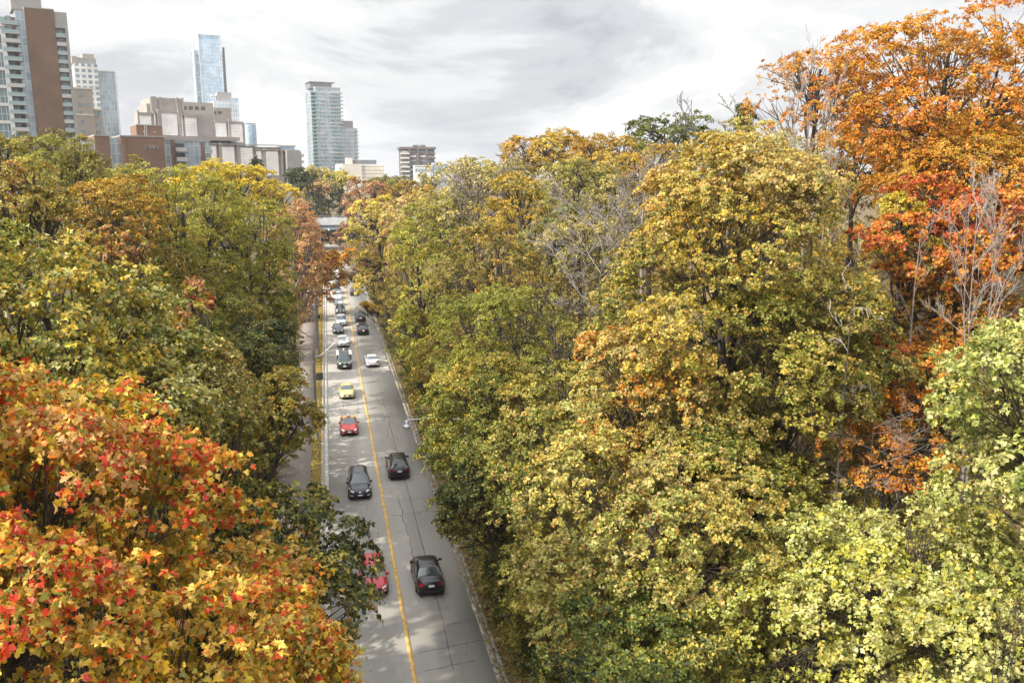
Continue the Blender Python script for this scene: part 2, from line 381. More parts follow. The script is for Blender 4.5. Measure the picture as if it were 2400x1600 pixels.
TREES = []
def tree(name, label, px, py, rx, ry, Y, pal, *, depth=None, lai=3.6, leaf=None, lobes=16, lobe_r=.40, shape='round', bark=None, seed=0,
         group=None, category='tree', twig=True, tip=None, base=None, thin=0.0, shear=0.0, fill=1.0, taper=0.0, dense=False, skirt=1.0, overhang=False, tip_at=.25):
    """px, py, rx, ry: crown centre and half-size in pixels of the 2352-wide view of the photograph; Y its distance in metres"""
    rng = np.random.default_rng(seed * 7919 + len(TREES) * 131 + 17)
    k = 2400 / 2352
    ctr, dep = at(px * k, py * k, Y)
    a = rx * k / 2000 * dep; c = ry * k / 2000 * dep; b = depth if depth else max(a, 2.4)
    gz = float(terrain(ctr[0], ctr[1]))
    sq, tq_ = st(ctr[0], ctr[1])
    if base is None and -9.4 < tq_ < 6.6 and sq < 290:      # keep the trunk off the road, path and kerbs
        mv = (6.6 - tq_) if tq_ > -1 else (-9.4 - tq_); base = (RN[0] * mv, RN[1] * mv)
    if base is not None: bx, by = ctr[0] + base[0], ctr[1] + base[1]; gz = float(terrain(bx, by))
    else: bx, by = ctr[0], ctr[1]
    c = min(c, max(1.2, (ctr[2] - gz) * .98)) if ctr[2] - c < gz else c
    root = empty(name, (bx, by, gz)); tag(root, label, category, group)
    O = np.array([bx, by, gz]); ctr = ctr - O
    TREES.append((label, bx, by, gz, ctr[2] + c, a, Y))
    size = leaf if leaf else max(.118, Y * .0020)
    lai = lai * 1.5 * fill
    # lobes: the boughs that make the crown's outline
    D = fib(lobes, rng) + rng.normal(0, .22, (lobes, 3)); D = unit(D)
    if shape == 'plume': D[:, 2] = D[:, 2] * .9
    D = D[D[:, 2] > (-.75 if shape != 'dome' else -.35)]
    nl = len(D)
    rr = rng.uniform(.52, .80, (nl, 1))
    sc = np.array([a, b, c])
    if shape == 'oak': rr = rng.uniform(.45, .86, (nl, 1))
    if dense: rr = rng.uniform(.64, .78, (nl, 1))
    LC = ctr + D * sc * rr
    LC[:, :2] = ctr[:2] + (LC[:, :2] - ctr[:2]) * (1 - taper * np.clip(D[:, 2:], -.5, 1))
    LC[:, 2] += shear * D[:, 0] * a * rr[:, 0]
    LC = np.concatenate([LC, (ctr + np.array([[0, 0, c * .25]]))]); nl += 1
    s0 = lobe_r * (a * b * c) ** (1 / 3)
    if shape in ('round', 'plume') and skirt:       # low boughs that close the crown down to the thicket
        nk = max(3, int(lobes * .45 * skirt)); zz = rng.uniform(.14, .62, nk) * ctr[2]; an = rng.uniform(0, 6.283, nk); rk = rng.uniform(.45, .85, nk)
        LC = np.concatenate([LC, np.stack([ctr[0] * zz / ctr[2] + a * rk * np.cos(an), ctr[1] * zz / ctr[2] + b * rk * np.sin(an), zz], 1)]); nl += nk
        lai = lai * (1 + .40 * skirt * min(1.5, ctr[2] / (2 * c)))
    LR = s0 * (rng.uniform(.9, 1.1, (nl, 1)) if dense else rng.uniform(.72, 1.18, (nl, 1))) * np.array([[1, 1, 1.]])
    if shape == 'oak': LR = LR * np.array([[1.15, 1.15, .55]])
    elif shape == 'plume': LR = LR * np.array([[.55, .55, 1.5]])
    else: LR = LR * np.array([[1.05, 1.05, .85]])
    LR = LR * np.clip(sc / s0 / 1.2, .55, 1.6) ** .5
    # sprays on the lobes
    lv = 22 if Y > 30 else 16
    area = size * size * .52
    ntot = lai * math.pi * ((a + b) / 2) * c / area
    ns = int(ntot / lv)
    # each bough carries separate clumps of foliage with gaps between them
    rc = np.clip(.36 * LR.mean(1), .40, 1.25) * (.8 if shape == 'plume' else .7 if dense else 1)
    cnt = np.maximum(4, (3.0 * (LR.mean(1) / rc) ** 2).astype(int)); cl = np.repeat(np.arange(nl), cnt); nc = len(cl)
    dc = unit(rng.normal(0, 1, (nc, 3)) + np.array([0, 0, .35]) + .55 * unit(LC[cl] - ctr))
    CC = LC[cl] + dc * LR[cl] * (.55 + .42 * rng.random((nc, 1)) ** .5)
    rcc = rc[cl] * rng.uniform(.6, 1.25, nc)
    ci = rng.choice(nc, int(ns * 1.6), p=rcc ** 2 / np.sum(rcc ** 2)); li = cl[ci]
    d2 = unit(rng.normal(0, 1, (len(ci), 3)) + np.array([0, 0, .5]) + .5 * dc[ci])
    SP_ = CC[ci] + d2 * rcc[ci][:, None] * np.array([1.1, 1.1, .62]) * (.35 + .7 * rng.random((len(ci), 1)) ** .5)
    d = unit(d2 * .7 + dc[ci] * .6)
    # keep the outer ones, and a share of the ones buried inside another bough
    bury = np.zeros(len(li))
    for j in range(nl):
        q = np.sum(((SP_ - LC[j]) / LR[j]) ** 2, 1); q[li == j] = 9
        bury += q < .55
    keep = (bury == 0) | (rng.random(len(li)) < (.6 if dense else .20))
    if thin > 0:      # gaps: whole stretches of crown lose their leaves
        ph = rng.uniform(0, 6, 3); f = 2 * math.pi / (.55 * (a + c) / 2 * 1.6)
        g = np.sin(SP_[:, 0] * f + ph[0]) + np.sin(SP_[:, 1] * f + ph[1]) + np.sin(SP_[:, 2] * f * 1.2 + ph[2]) + rng.normal(0, .5, len(li))
        keep &= g > np.quantile(g, thin)
    keep &= SP_[:, 2] > .25
    wx, wy, wz = SP_[:, 0] + bx, SP_[:, 1] + by, SP_[:, 2] + gz          # branches are kept clear of the traffic
    wt = (wx - RO[0]) * RN[0] + wy * RN[1]
    keep &= ~((wt > -8.5) & (wt < 5.0) & (wz < 6)) | (Y > 290)
    if not overhang and Y < 290: lim = rng.normal(0, .5, len(wt)); keep &= ~((wt > (-6.6 if tq_ < 0 else -12) + lim) & (wt < (3.7 if tq_ > 0 else 12) + lim))
    li, d, SP_ = li[keep][:ns], d[keep][:ns], SP_[keep][:ns]
    ns = len(li)
    sn = unit(d * .75 + np.array([0, 0, .55]) + rng.normal(0, .28, (ns, 3)))
    sr = rng.uniform(.55, 1.15, ns) * max(.30, size * 2.3)
    si = np.repeat(np.arange(ns), lv); n = len(si)
    off = unit(rng.normal(0, 1, (n, 3))); off = off - sn[si] * np.sum(off * sn[si], 1, keepdims=True) * .72
    off = off * (rng.random((n, 1)) ** .5) * sr[si][:, None]
    P = SP_[si] + off
    Nn = unit(sn[si] + rng.normal(0, .62 if Y < 17 else .46, (n, 3)))
    T = unit(off) * .8 + rng.normal(0, .45, (n, 3)) + np.array([0, 0, -.55])
    sz = size * (rng.uniform(.45, 1.3, n) if Y < 17 else rng.uniform(.65, 1.3, n))
    if tip is not None:      # the leaves at the top of the crown have turned first
        h = (P[:, 2] - ctr[2] - shear * (P[:, 0] - ctr[0])) / c + rng.normal(0, .25, n)
        c1 = pick_colours(rng, pal, li[si], si, nl, ns); c2 = pick_colours(rng, tip, li[si], si, nl, ns)
        cols = np.where((h > tip_at)[:, None], c2, c1)
    else: cols = pick_colours(rng, pal, li[si], si, nl, ns)
    tp = MAPLE if Y < 17 else (TRILOBE if Y < 48 else DIAMOND)
    leaf_mesh('crown', P, Nn, T, sz, tp, cols, root, rng)
    # trunk, boughs, twigs
    bk = bark or BARK
    tr = Tubes(); th = ctr[2] + c * .45; r0 = max(.10, .014 * (ctr[2] + c) + .012 * a)
    lean = np.array([ctr[0], ctr[1], 0])
    pts = np.stack([np.array([0, 0, -.4]) + (np.array([0, 0, th + .4]) + lean * 1.0) * q + np.array([math.sin(q * 5 + seed), math.cos(q * 4 + seed), 0]) * .035 * th * q * (1 - q) * 2 for q in np.linspace(0, 1, 9)])
    tr.add(pts[None], (r0 * np.array([1.35, 1.0, .92, .84, .74, .62, .48, .34, .2]))[None], 9 if Y < 60 else 6)
    tr.build('trunk', bk, root)
    br = Tubes()
    nm = max(3, nl // 4); main = np.zeros(nl, bool); main[rng.choice(nl, nm, replace=False)] = True
    mi_ = np.flatnonzero(main); par = mi_[np.argmin(np.linalg.norm(LC[:, None] - LC[None, mi_], axis=2) + rng.uniform(0, .5 * s0, (nl, len(mi_))), 1)]
    q = rng.uniform(.38, .85, nl); q = np.clip((LC[:, 2] / th) * .55 + .08, .30, .9)
    A = np.stack([np.interp(q, np.linspace(0, 1, 9), pts[:, i]) for i in range(3)], 1)
    Mid = (A + LC) / 2 + np.array([0, 0, 1.]) * np.linalg.norm(LC - A, axis=1, keepdims=True) * rng.uniform(-.14, .10, (nl, 1)) + rng.normal(0, .07 * a, (nl, 3))
    B1 = bez(A, Mid, LC, 7)
    for j_ in np.flatnonzero(~main):
        S_ = B1[par[j_], rng.integers(2, 5)]; e_ = LC[j_]; mm_ = (S_ + e_) / 2 + rng.normal(0, .10, 3) * np.linalg.norm(e_ - S_) + np.array([0, 0, -.08 * np.linalg.norm(e_ - S_)])
        B1[j_] = bez(S_[None], mm_[None], e_[None], 7)[0]
    rb = r0 * np.where(main, .42, .2)[:, None] * rng.uniform(.8, 1.2, (nl, 1)) * np.linspace(1, .32, 7)[None]
    br.add(B1, rb, 6 if Y < 60 else 4)
    if twig and ns:
        m = min(ns, int(nl * (14 if Y < 50 else 8))); pick = rng.choice(ns, m, replace=False)
        E = SP_[pick]; S0 = B1[li[pick], rng.integers(3, 6, m)]
        Mi = (S0 + E) / 2 + rng.normal(0, .10, (m, 3)) * s0 + np.array([0, 0, .1 * s0])
        rt = max(.012, .00035 * Y)
        br.add(bez(S0, Mi, E, 5), np.linspace(1.9, .5, 5)[None] * rt * rng.uniform(.8, 1.3, (m, 1)), 4 if Y < 50 else 3)
    br.build('branches', bk, root)
    return root

def bare(name, label, px, py, rx, ry, Y, *, bark=None, seed=0, levels=(9, 7, 6, 4), leaf_pal=None, leaf_n=0, group=None, base=None, spread=.62, r0=None, up=.35, rmin=None, category='tree', curl=.0, stems=1, trunk_bark=None):
    """a tree that has dropped its leaves: trunk and four orders of branches, fitted to the outline in the photograph"""
    rng = np.random.default_rng(seed * 7919 + len(TREES) * 131 + 17)
    k = 2400 / 2352
    ctr, dep = at(px * k, py * k, Y)
    a = rx * k / 2000 * dep; c = ry * k / 2000 * dep
    bx, by = (ctr[0], ctr[1]) if base is None else (ctr[0] + base[0], ctr[1] + base[1])
    gz = float(terrain(bx, by)); top = ctr[2] + c - gz
    root = empty(name, (bx, by, gz)); tag(root, label, category, group)
    TREES.append((label, bx, by, gz, top, a, Y))
    rmin = rmin or max(.008, .00036 * Y); r0 = r0 or max(.09, .013 * top)
    H = max(top - 2 * c, .5)                 # clear stem
    lean = np.array([ctr[0] - bx, ctr[1] - by, 0])
    Tt = Tubes(); Bt = Tubes()
    K = 8
    tp = []
    for j in range(stems):
        dv = rng.normal(0, .12, 3) * (stems > 1) * a * 3; dv[2] = 0
        tp.append(np.stack([np.array([0, 0, -.4]) + (np.array([0, 0, H + c * 1.2 + .4]) + lean + dv) * q + np.array([math.sin(q * 6 + seed + j), math.cos(q * 5 + seed + j), 0]) * .05 * a * q for q in np.linspace(0, 1, K)]))
    tp = np.stack(tp)
    Tt.add(tp, np.broadcast_to(r0 * np.linspace(1.25, .22, K), (stems, K)), 8 if Y < 60 else 6)
    PL = tp; R = np.broadcast_to(r0 * np.linspace(1.1, .3, K), (stems, K)); L = np.full(stems, 2 * c)
    tips = None; allb = []
    for lv, nb in enumerate(levels):
        M = len(PL); par = np.repeat(np.arange(M), nb); m = len(par)
        lo = (max(.32, H / max(.1, H + c * 1.2) * .92) if lv == 0 else .25)
        q = np.tile(np.linspace(lo, 1, nb), M) + rng.uniform(-.5, .5, m) * (1 - lo) / nb; q = np.clip(q, lo, 1)
        Kp = PL.shape[1]; f = q * (Kp - 1); i0 = np.minimum(f.astype(int), Kp - 2); fr = (f - i0)[:, None]
        S = PL[par, i0] * (1 - fr) + PL[par, i0 + 1] * fr; dirp = unit(PL[par, i0 + 1] - PL[par, i0])
        rs = R[par, i0]
        side = unit(np.cross(dirp, rng.normal(0, 1, (m, 3))))
        sp_ = spread * rng.uniform(.7, 1.4, (m, 1)) * (1.25 if lv == 0 else 1)
        d = unit(dirp + side * sp_ * 1.3 + np.array([0, 0, up]))
        ln = (L[par] * (.50 if lv == 0 else .48) * rng.uniform(.6, 1.25, m) * (1.15 - .45 * q))[:, None]
        if lv == 0: ln = ln * np.clip(a / c, .6, 2.0)
        bend = rng.normal(0, .13 + curl, (m, 3)); bend[:, 2] += .10
        mid = S + d * ln * .5 + bend * ln * .5; end = S + d * ln + (bend * .4 + rng.normal(0, .10 + curl, (m, 3))) * ln
        Kn = 6 if lv < 2 else 4
        B = bez(S, mid, end, Kn); rr = np.maximum(rmin, rs[:, None] * (.55 if lv < 2 else .6) * np.linspace(1, .35, Kn)[None])
        allb.append((B, rr, 5 if lv < 2 else 3))
        PL, R, L = B, rr, ln[:, 0]; tips = end
    # fit to the outline seen in the photograph
    pts = np.concatenate([b[0].reshape(-1, 3) for b in allb])
    hi = np.quantile(pts[:, 2], .997); lo = H
    zs = (top - lo) / max(.2, hi - lo)
    ex = np.quantile(np.abs(pts[:, 0] - lean[0]), .97); xs = a / max(.1, ex)
    def fit(p):
        q = p.copy(); w = np.clip((q[..., 2:] - lo * .9) / max(.2, (hi - lo) * .15), 0, 1)
        q[..., 2] = np.where(q[..., 2] > lo, lo + (q[..., 2] - lo) * zs, q[..., 2])
        q[..., :2] = q[..., :2] + (q[..., :2] - lean[:2]) * (xs - 1) * w
        return q
    for B, rr, sd_ in allb: Bt.add(fit(B), rr, sd_)
    bk = bark or BARK_GREY
    t_ = Tubes(); t_.add(fit(tp), np.broadcast_to(r0 * np.linspace(1.25, .22, K), (stems, K)), 8 if Y < 60 else 6)
    t_.build('trunk', trunk_bark or bk, root); Bt.build('branches', bk, root)
    if leaf_n and leaf_pal:
        tp_ = fit(tips); j = rng.integers(0, len(tp_), leaf_n); P = tp_[j] + rng.normal(0, .22, (leaf_n, 3))
        n = leaf_n
        leaf_mesh('crown', P, rng.normal(0, 1, (n, 3)) + np.array([0, 0, .8]), rng.normal(0, 1, (n, 3)), max(.12, Y * .0022) * rng.uniform(.7, 1.3, n), DIAMOND, pick_colours(rng, leaf_pal, j, j, len(tp_), len(tp_)), root, rng)
    return root
# ------------------------------------------------------------------ trees
def build_trees():
    # --- left bank, near to far
    tree('maple_tree', 'fiery maple of red, orange and yellow leaves filling the lower left corner', 195, 1490, 660, 520, 13.5, 'fire',
         depth=4.4, lai=6.5, lobes=56, lobe_r=.27, seed=1, leaf=.108, shear=-.80, tip=[('fire', .6), ('embers', 1.0)], tip_at=.72, dense=True, skirt=0, overhang=True)
    tree('maple_tree', 'olive maple added to shade the road, shut in behind the glinting maple, its top barely showing', 237, 950, 180, 200, 34, [('green', .6), ('olive', .5)], depth=6, lai=5, lobes=14, seed=120)  # added with the next two trees to throw shade on the road
    tree('maple_tree', 'dark olive tree added behind the small red and orange maple to shade the road', 310, 850, 170, 200, 46, [('green', .4), ('olive', .5)], depth=6, lai=5, lobes=14, seed=121)
    tree('maple_tree', 'dusky green tree added to shade the road, filling the bank under the forked olive tree', 400, 790, 150, 190, 57, [('olive', .6), ('green', .5), ('gold', .2)], depth=6, lai=4.6, lobes=14, seed=122)
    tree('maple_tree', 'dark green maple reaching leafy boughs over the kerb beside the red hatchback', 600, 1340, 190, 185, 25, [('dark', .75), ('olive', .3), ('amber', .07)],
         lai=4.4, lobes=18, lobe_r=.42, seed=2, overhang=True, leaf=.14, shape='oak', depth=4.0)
    tree('maple_tree', 'green and yellow maple with pale glinting leaves behind the fiery one', 120, 860, 320, 300, 21, [('green', .5), ('gold', .2), ('khaki', .45), ('rust', .12)],
         tip=[('lime', .4), ('gold', .25), ('pale', .35), ('khaki', .4), ('green', .3)], lai=4.6, lobes=24, seed=3, leaf=.115, shear=-.55)
    tree('maple_tree', 'olive maple with rusty patches in front of the taller olive trees', 420, 1010, 200, 225, 26, [('green', .5), ('olive', .5), ('khaki', .3), ('amber', .15)],
         tip=[('khaki', .6), ('olive', .3), ('amber', .15), ('straw', .2)], lai=4.4, lobes=18, seed=4, leaf=.125)
    tree('maple_tree', 'slim young maple with red leaves between the olive maple and the green tree', 440, 715, 24, 70, 34, [('red', .3), ('rust', .6), ('olive', .5)], lai=1.6, skirt=0, lobes=8, seed=5, leaf=.17, shape='plume')
    tree('maple_tree', 'small red and orange maple below the amber tree', 275, 575, 55, 60, 42, [('rust', .6), ('orange', .3), ('olive', .5)], lai=2.2, lobes=10, seed=6, leaf=.16)
    tree('small_tree', 'small yellowing tree leaning over the path beside the olive maple', 640, 960, 68, 110, 46, [('amber', .5), ('olive', .4), ('green', .4)], lai=3.4, lobes=12, seed=7, overhang=True)
    tree('small_tree', 'low dark green tree at the path edge below the big green tree', 590, 830, 95, 110, 55, [('dark', .7), ('olive', .2)], lai=3.8, lobes=12, seed=8)
    tree('small_tree', 'bushy green tree at the path beside the transformer pole', 648, 800, 52, 120, 66, [('dark', .5), ('green', .5)], lai=3.6, lobes=12, seed=9)
    tree('broadleaf_tree', 'big green tree whose crown hangs over the path opposite the car queue', 570, 640, 135, 185, 70, [('green', .4), ('olive', .4), ('fresh', .5)], tip=[('fresh', .6), ('lime', .5), ('olive', .3)], lai=3.6, lobes=22, seed=10)
    tree('broadleaf_tree', 'olive tree with a dark forked trunk left of the big green tree', 425, 560, 130, 180, 62, [('olive', .4), ('lime', .6), ('gold', .2), ('fresh', .3)], lai=2.9, lobes=20, seed=11, thin=.12)
    tree('broadleaf_tree', 'amber topped tree on the left bank in front of the brick wall', 265, 520, 100, 140, 54, [('amber', .6), ('olive', .45)], tip=[('amber', .8), ('gold', .3)], lai=3.2, lobes=16, seed=12)
    tree('broadleaf_tree', 'brown and green tree shading the foot of the olive tree', 520, 800, 110, 120, 64, [('amber', .3), ('green', .4), ('olive', .5)], lai=3.6, lobes=14, seed=13)
    tree('broadleaf_tree', 'tall feathery lime tree standing before the low brick apartments', 320, 480, 100, 95, 84, [('lime', .6), ('olive', .4)], lai=3.0, lobes=22, seed=14, shape='plume')
    tree('broadleaf_tree', 'feathery pale olive tree left of the amber tree', 165, 480, 110, 120, 58, [('lime', .6), ('khaki', .4), ('olive', .2)], lai=3.2, lobes=22, seed=15, shape='plume')
    tree('broadleaf_tree', 'brown flecked yellow tree at the left edge above the glinting maple', 30, 480, 100, 120, 44, [('gold', .35), ('khaki', .45), ('rust', .25), ('lime', .2)], lai=3.4, lobes=16, seed=16)
    tree('broadleaf_tree', 'rounded dusky olive tree in front of the tall brick condominium', 105, 385, 105, 70, 104, [('khaki', .6), ('olive', .6), ('dark', .2)], lai=4, lobes=18, seed=17, shape='dome')
    tree('broadleaf_tree', 'green tree cut by the left edge below the balcony frame', -5, 365, 48, 70, 90, [('fresh', .4), ('olive', .6)], lai=3.8, lobes=12, seed=18)
    tree('conifer_tree', 'dark green tree in the gap beside the dusky olive dome', 205, 405, 30, 60, 120, [('dark', 1)], lai=4, lobes=10, seed=19)
    tree('broadleaf_tree', 'brilliant yellow tree below the granite building, higher of the two', 520, 430, 114, 48, 128, [('yellow', 1)], lai=4, lobes=20, lobe_r=.34, seed=20, shape='dome')
    tree('broadleaf_tree', 'brilliant yellow tree stepping down towards the road bridge', 628, 458, 60, 32, 138, [('yellow', .9), ('gold', .2)], lai=4, lobes=12, seed=21, shape='dome')
    tree('broadleaf_tree', 'grey green tree in front of the brilliant yellow pair', 490, 525, 90, 62, 96, [('fresh', .6), ('khaki', .5)], lai=3.2, lobes=14, seed=22)
    tree('broadleaf_tree', 'thin blush pink tree left of the road bridge', 675, 572, 72, 108, 118, [('blush', .8), ('straw', .2)], tip=[('blush', 1)], lai=2.6, lobes=16, seed=23, overhang=True, shape='plume', bark=BARK_GREY)
    tree('broadleaf_tree', 'coral red tipped tree touching the left end of the bridge', 706, 555, 40, 90, 150, [('rust', .5), ('orange', .5)], tip=[('red', .5), ('blush', .7)], lai=2.0, lobes=10, seed=24, overhang=True, shape='plume')
    tree('broadleaf_tree', 'orange tree leaning over the far end of the car queue', 735, 640, 64, 58, 158, [('orange', .6), ('amber', .6), ('rust', .2)], lai=4.5, lobes=12, seed=25, overhang=True)
    tree('broadleaf_tree', 'gold and orange bough mass across the road before the bridge', 792, 603, 36, 26, 192, [('gold', .5), ('orange', .5)], lai=4, lobes=10, seed=132, overhang=True, skirt=0)
    tree('broadleaf_tree', 'mossy green tree added to shade the road, behind the brown and green one by the path', 470, 800, 120, 150, 76, [('green', .5), ('olive', .5)], depth=6, lai=4, lobes=14, seed=133)  # extra tree put here to close sun gaps over the left lane
    tree('broadleaf_tree', 'rusty orange tree behind the path lamp on the left verge', 690, 640, 62, 90, 128, [('amber', .5), ('rust', .5), ('orange', .4)], lai=3, lobes=12, seed=26, overhang=True)
    tree('conifer_tree', 'dark green tree behind the yellow pair near the granite corner', 690, 415, 38, 26, 240, [('dark', 1)], lai=4, lobes=10, seed=27, shape='dome')
    tree('conifer_tree', 'small dark spruce poking above the brilliant yellow tree', 590, 386, 15, 20, 150, [('dark', 1)], lai=3, lobes=7, seed=28, shape='plume')
    tree('broadleaf_tree', 'pale straw tree far off at the foot of the glass condominium tower', 722, 405, 30, 22, 330, [('straw', 1)], lai=4, lobes=9, seed=29, shape='dome')
    tree('broadleaf_tree', 'bright lime tree far off below the cream block', 775, 415, 34, 20, 320, [('lime', .6), ('yellow', .5)], lai=4, lobes=9, seed=30, shape='dome')
    tree('broadleaf_tree', 'grey brown tree far off between the straw tree and the bridge', 735, 437, 48, 22, 310, [('khaki', .6), ('blush', .4)], lai=3.4, lobes=9, seed=31, shape='dome')
    tree('broadleaf_tree', 'dark green tree standing directly behind the bridge parapet', 755, 470, 60, 40, 325, [('dark', .8), ('green', .4)], lai=4.5, lobes=10, seed=32, shape='dome')
    tree('broadleaf_tree', 'deep green tree closing the valley beyond the bridge', 778, 525, 70, 46, 345, [('dark', 1)], lai=4.5, lobes=10, seed=33)
    # beyond the left edge of the view: unseen trees added to keep sun off the road and kerb
    for q, (x_, y_, r_) in enumerate([(-23, 10, 5.5), (-25, 25, 5.5), (-33, 36, 5.5)]):
        kk = y_ / .97; tree('maple_tree', 'unseen tall olive maple added outside the view to shade the road', (1200 + x_ * 2000 / kk) / 1.0204, 930 if q < 2 else 700, r_ * 2000 / kk / 1.02, 6.5 * 2000 / kk / 1.02, y_, 'olive', lai=3, lobes=14, seed=140 + q, leaf=.22, twig=False, group='unseen shade trees added left of the view')
    # --- right bank, near to far
    tree('maple_tree', 'broad pale green maple filling the lower right corner', 2010, 1465, 390, 300, 29, [('pale', .75), ('lime', .35)], lai=4.6, lobes=30, lobe_r=.36, seed=40, leaf=.135, depth=5)
    tree('maple_tree', 'tall pale green maple cut by the right edge of the view', 2440, 1020, 225, 340, 27, [('pale', .9), ('green', .2)], lai=4.6, lobes=24, seed=41, leaf=.135, depth=3.6)
    tree('maple_tree', 'tan and green maple above the dark roadside thicket', 1490, 1260, 285, 250, 34, [('tan', .7), ('olive', .3), ('pale', .3)], lai=4.4, lobes=24, seed=42, leaf=.125)
    tree('maple_tree', 'olive maple coloured as if shaded, low in the bottom centre of the right bank', 1420, 1540, 240, 150, 28, [('dark', .5), ('green', .4), ('olive', .3)], lai=4.2, lobes=16, seed=43, leaf=.12, shape='dome')  # dark leaf palette stands in for shade on this crown
    tree('maple_tree', 'dark green maple overhanging the road beside the black SUV', 1105, 985, 125, 160, 50, [('green', .55), ('olive', .4), ('gold', .15)], lai=4.2, lobes=18, seed=44, overhang=True)
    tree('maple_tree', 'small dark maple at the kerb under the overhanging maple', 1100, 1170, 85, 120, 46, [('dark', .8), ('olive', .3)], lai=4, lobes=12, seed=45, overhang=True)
    tree('maple_tree', 'great tan and gold maple rising in the centre of the right bank', 1685, 730, 290, 400, 42, [('tan', .6), ('olive', .6), ('green', .35), ('gold', .15)], tip=[('tan', .9), ('gold', .4), ('olive', .25)], lai=4.2, lobes=36, lobe_r=.32, seed=46, thin=.10, taper=.4)
    tree('maple_tree', 'shadowy green maple between the great tan maple and the orange thicket', 1810, 850, 140, 240, 40, [('green', .55), ('olive', .4), ('tan', .25)], lai=3.6, lobes=20, seed=47, thin=.22, depth=4.5)
    tree('maple_tree', 'green maple stepping down from the great tan maple to the road', 1270, 1010, 150, 180, 43, [('olive', .55), ('green', .4), ('tan', .3)], lai=4, lobes=16, seed=48)
    tree('maple_tree', 'orange speckled maple at the foot of the great tan maple', 1500, 930, 170, 170, 39, [('tan', .8), ('orange', .22), ('pale', .3)], lai=4, lobes=18, seed=49)
    tree('broadleaf_tree', 'straw coloured tree crowning the slope behind the great tan maple', 1740, 430, 160, 125, 56, [('tan', .6), ('straw', .5), ('khaki', .3)], lai=3.2, lobes=22, seed=50, thin=.15)
    tree('oak_tree', 'giant orange oak with dark spreading limbs in the top right corner', 2170, 230, 270, 240, 58, [('orange', 1.0), ('gold', .12)], lai=3.6, lobes=36, lobe_r=.32, seed=51, shape='oak', thin=.16, leaf=.15, fill=.85)
    tree('oak_tree', 'smaller orange oak on the skyline left of the giant one', 1880, 220, 130, 130, 66, [('orange', .9), ('blush', .2)], lai=2.6, lobes=18, seed=52, shape='oak', thin=.25, fill=.62)
    tree('oak_tree', 'golden oak bough mass below the giant orange oak', 2220, 420, 230, 110, 53, [('orange', .8), ('gold', .35)], lai=3.6, lobes=20, seed=53, shape='oak')
    tree('maple_tree', 'scarlet maple on the right slope beneath the oaks', 2210, 575, 175, 160, 47, [('red', .9), ('orange', .45)], lai=3.8, lobes=20, seed=54, shape='oak', leaf=.16)
    tree('maple_tree', 'small yellow maple tucked beside the scarlet maple', 2065, 560, 65, 110, 48, [('gold', .5), ('yellow', .5), ('lime', .2)], lai=3.2, lobes=12, seed=55)
    tree('maple_tree', 'orange understory maple in the hollow under the scarlet maple', 2070, 880, 140, 160, 42, [('orange', .8), ('red', .2), ('gold', .3)], lai=2.0, lobes=12, seed=56, shape='oak', thin=.2)
    tree('maple_tree', 'low orange sapling above the pale corner maple', 2040, 1060, 120, 75, 37, [('orange', .9), ('rust', .2)], lai=2.6, lobes=10, seed=57, shape='oak')
    tree('broadleaf_tree', 'bushy green tree at mid slope behind the overhanging maple', 1150, 800, 150, 150, 66, [('green', .4), ('olive', .4), ('fresh', .35)], lai=3.8, lobes=20, seed=58)
    tree('broadleaf_tree', 'amber shrubby tree at the road edge above the silver sedan', 1010, 875, 70, 90, 76, [('amber', .5), ('olive', .5), ('green', .2)], lai=3.4, lobes=12, seed=59)
    tree('broadleaf_tree', 'brown olive tree with fanning dark branches in the middle of the right bank', 1130, 640, 115, 125, 84, [('amber', .35), ('khaki', .4), ('olive', .5)], lai=2.7, lobes=18, seed=60, thin=.12)
    tree('broadleaf_tree', 'bright green tree bulging towards the far traffic', 958, 650, 118, 135, 98, [('fresh', .55), ('olive', .45), ('gold', .1)], lai=3.6, lobes=20, seed=61)
    tree('broadleaf_tree', 'yellow green roadside tree by the parked dark SUV', 940, 790, 58, 90, 96, [('fresh', .5), ('gold', .4), ('green', .3)], lai=3.6, lobes=12, seed=62)
    tree('small_tree', 'small amber tree poking a branch over the right lane', 852, 722, 42, 34, 128, [('gold', .5), ('amber', .4)], lai=3, lobes=8, seed=63, overhang=True, shape='oak')
    tree('small_tree', 'mauve brown bush overhanging the far right lane', 836, 640, 42, 70, 165, [('rust', .5), ('khaki', .5)], lai=2.6, lobes=10, seed=64, overhang=True)
    tree('broadleaf_tree', 'clear yellow tree beside the right end of the bridge', 866, 545, 56, 105, 150, [('yellow', .5), ('straw', .5)], lai=2.8, lobes=14, seed=65, overhang=True)
    tree('broadleaf_tree', 'blush and straw tree behind the bright green tree', 945, 530, 85, 88, 140, [('blush', .5), ('straw', .6)], lai=2.2, lobes=14, seed=66, shape='plume', bark=BARK_GREY)
    tree('broadleaf_tree', 'russet tree hanging over the right end of the bridge', 852, 490, 68, 80, 215, [('rust', .9), ('blush', .2)], lai=2.6, lobes=14, seed=67, overhang=True)
    tree('broadleaf_tree', 'olive tree on the skyline below the brown tower block', 900, 428, 56, 20, 240, [('olive', .7), ('khaki', .4)], lai=3.6, lobes=12, seed=68, shape='dome')
    tree('broadleaf_tree', 'amber brown tree under the skyline left of the grey wooded crest', 945, 450, 56, 28, 205, [('amber', .7), ('olive', .3)], lai=3.6, lobes=12, seed=69, shape='dome')
    tree('broadleaf_tree', 'green tree at the skyline beside the white flat roofs', 988, 418, 32, 12, 230, [('green', .6), ('olive', .4)], lai=3.6, lobes=8, seed=70, shape='dome')
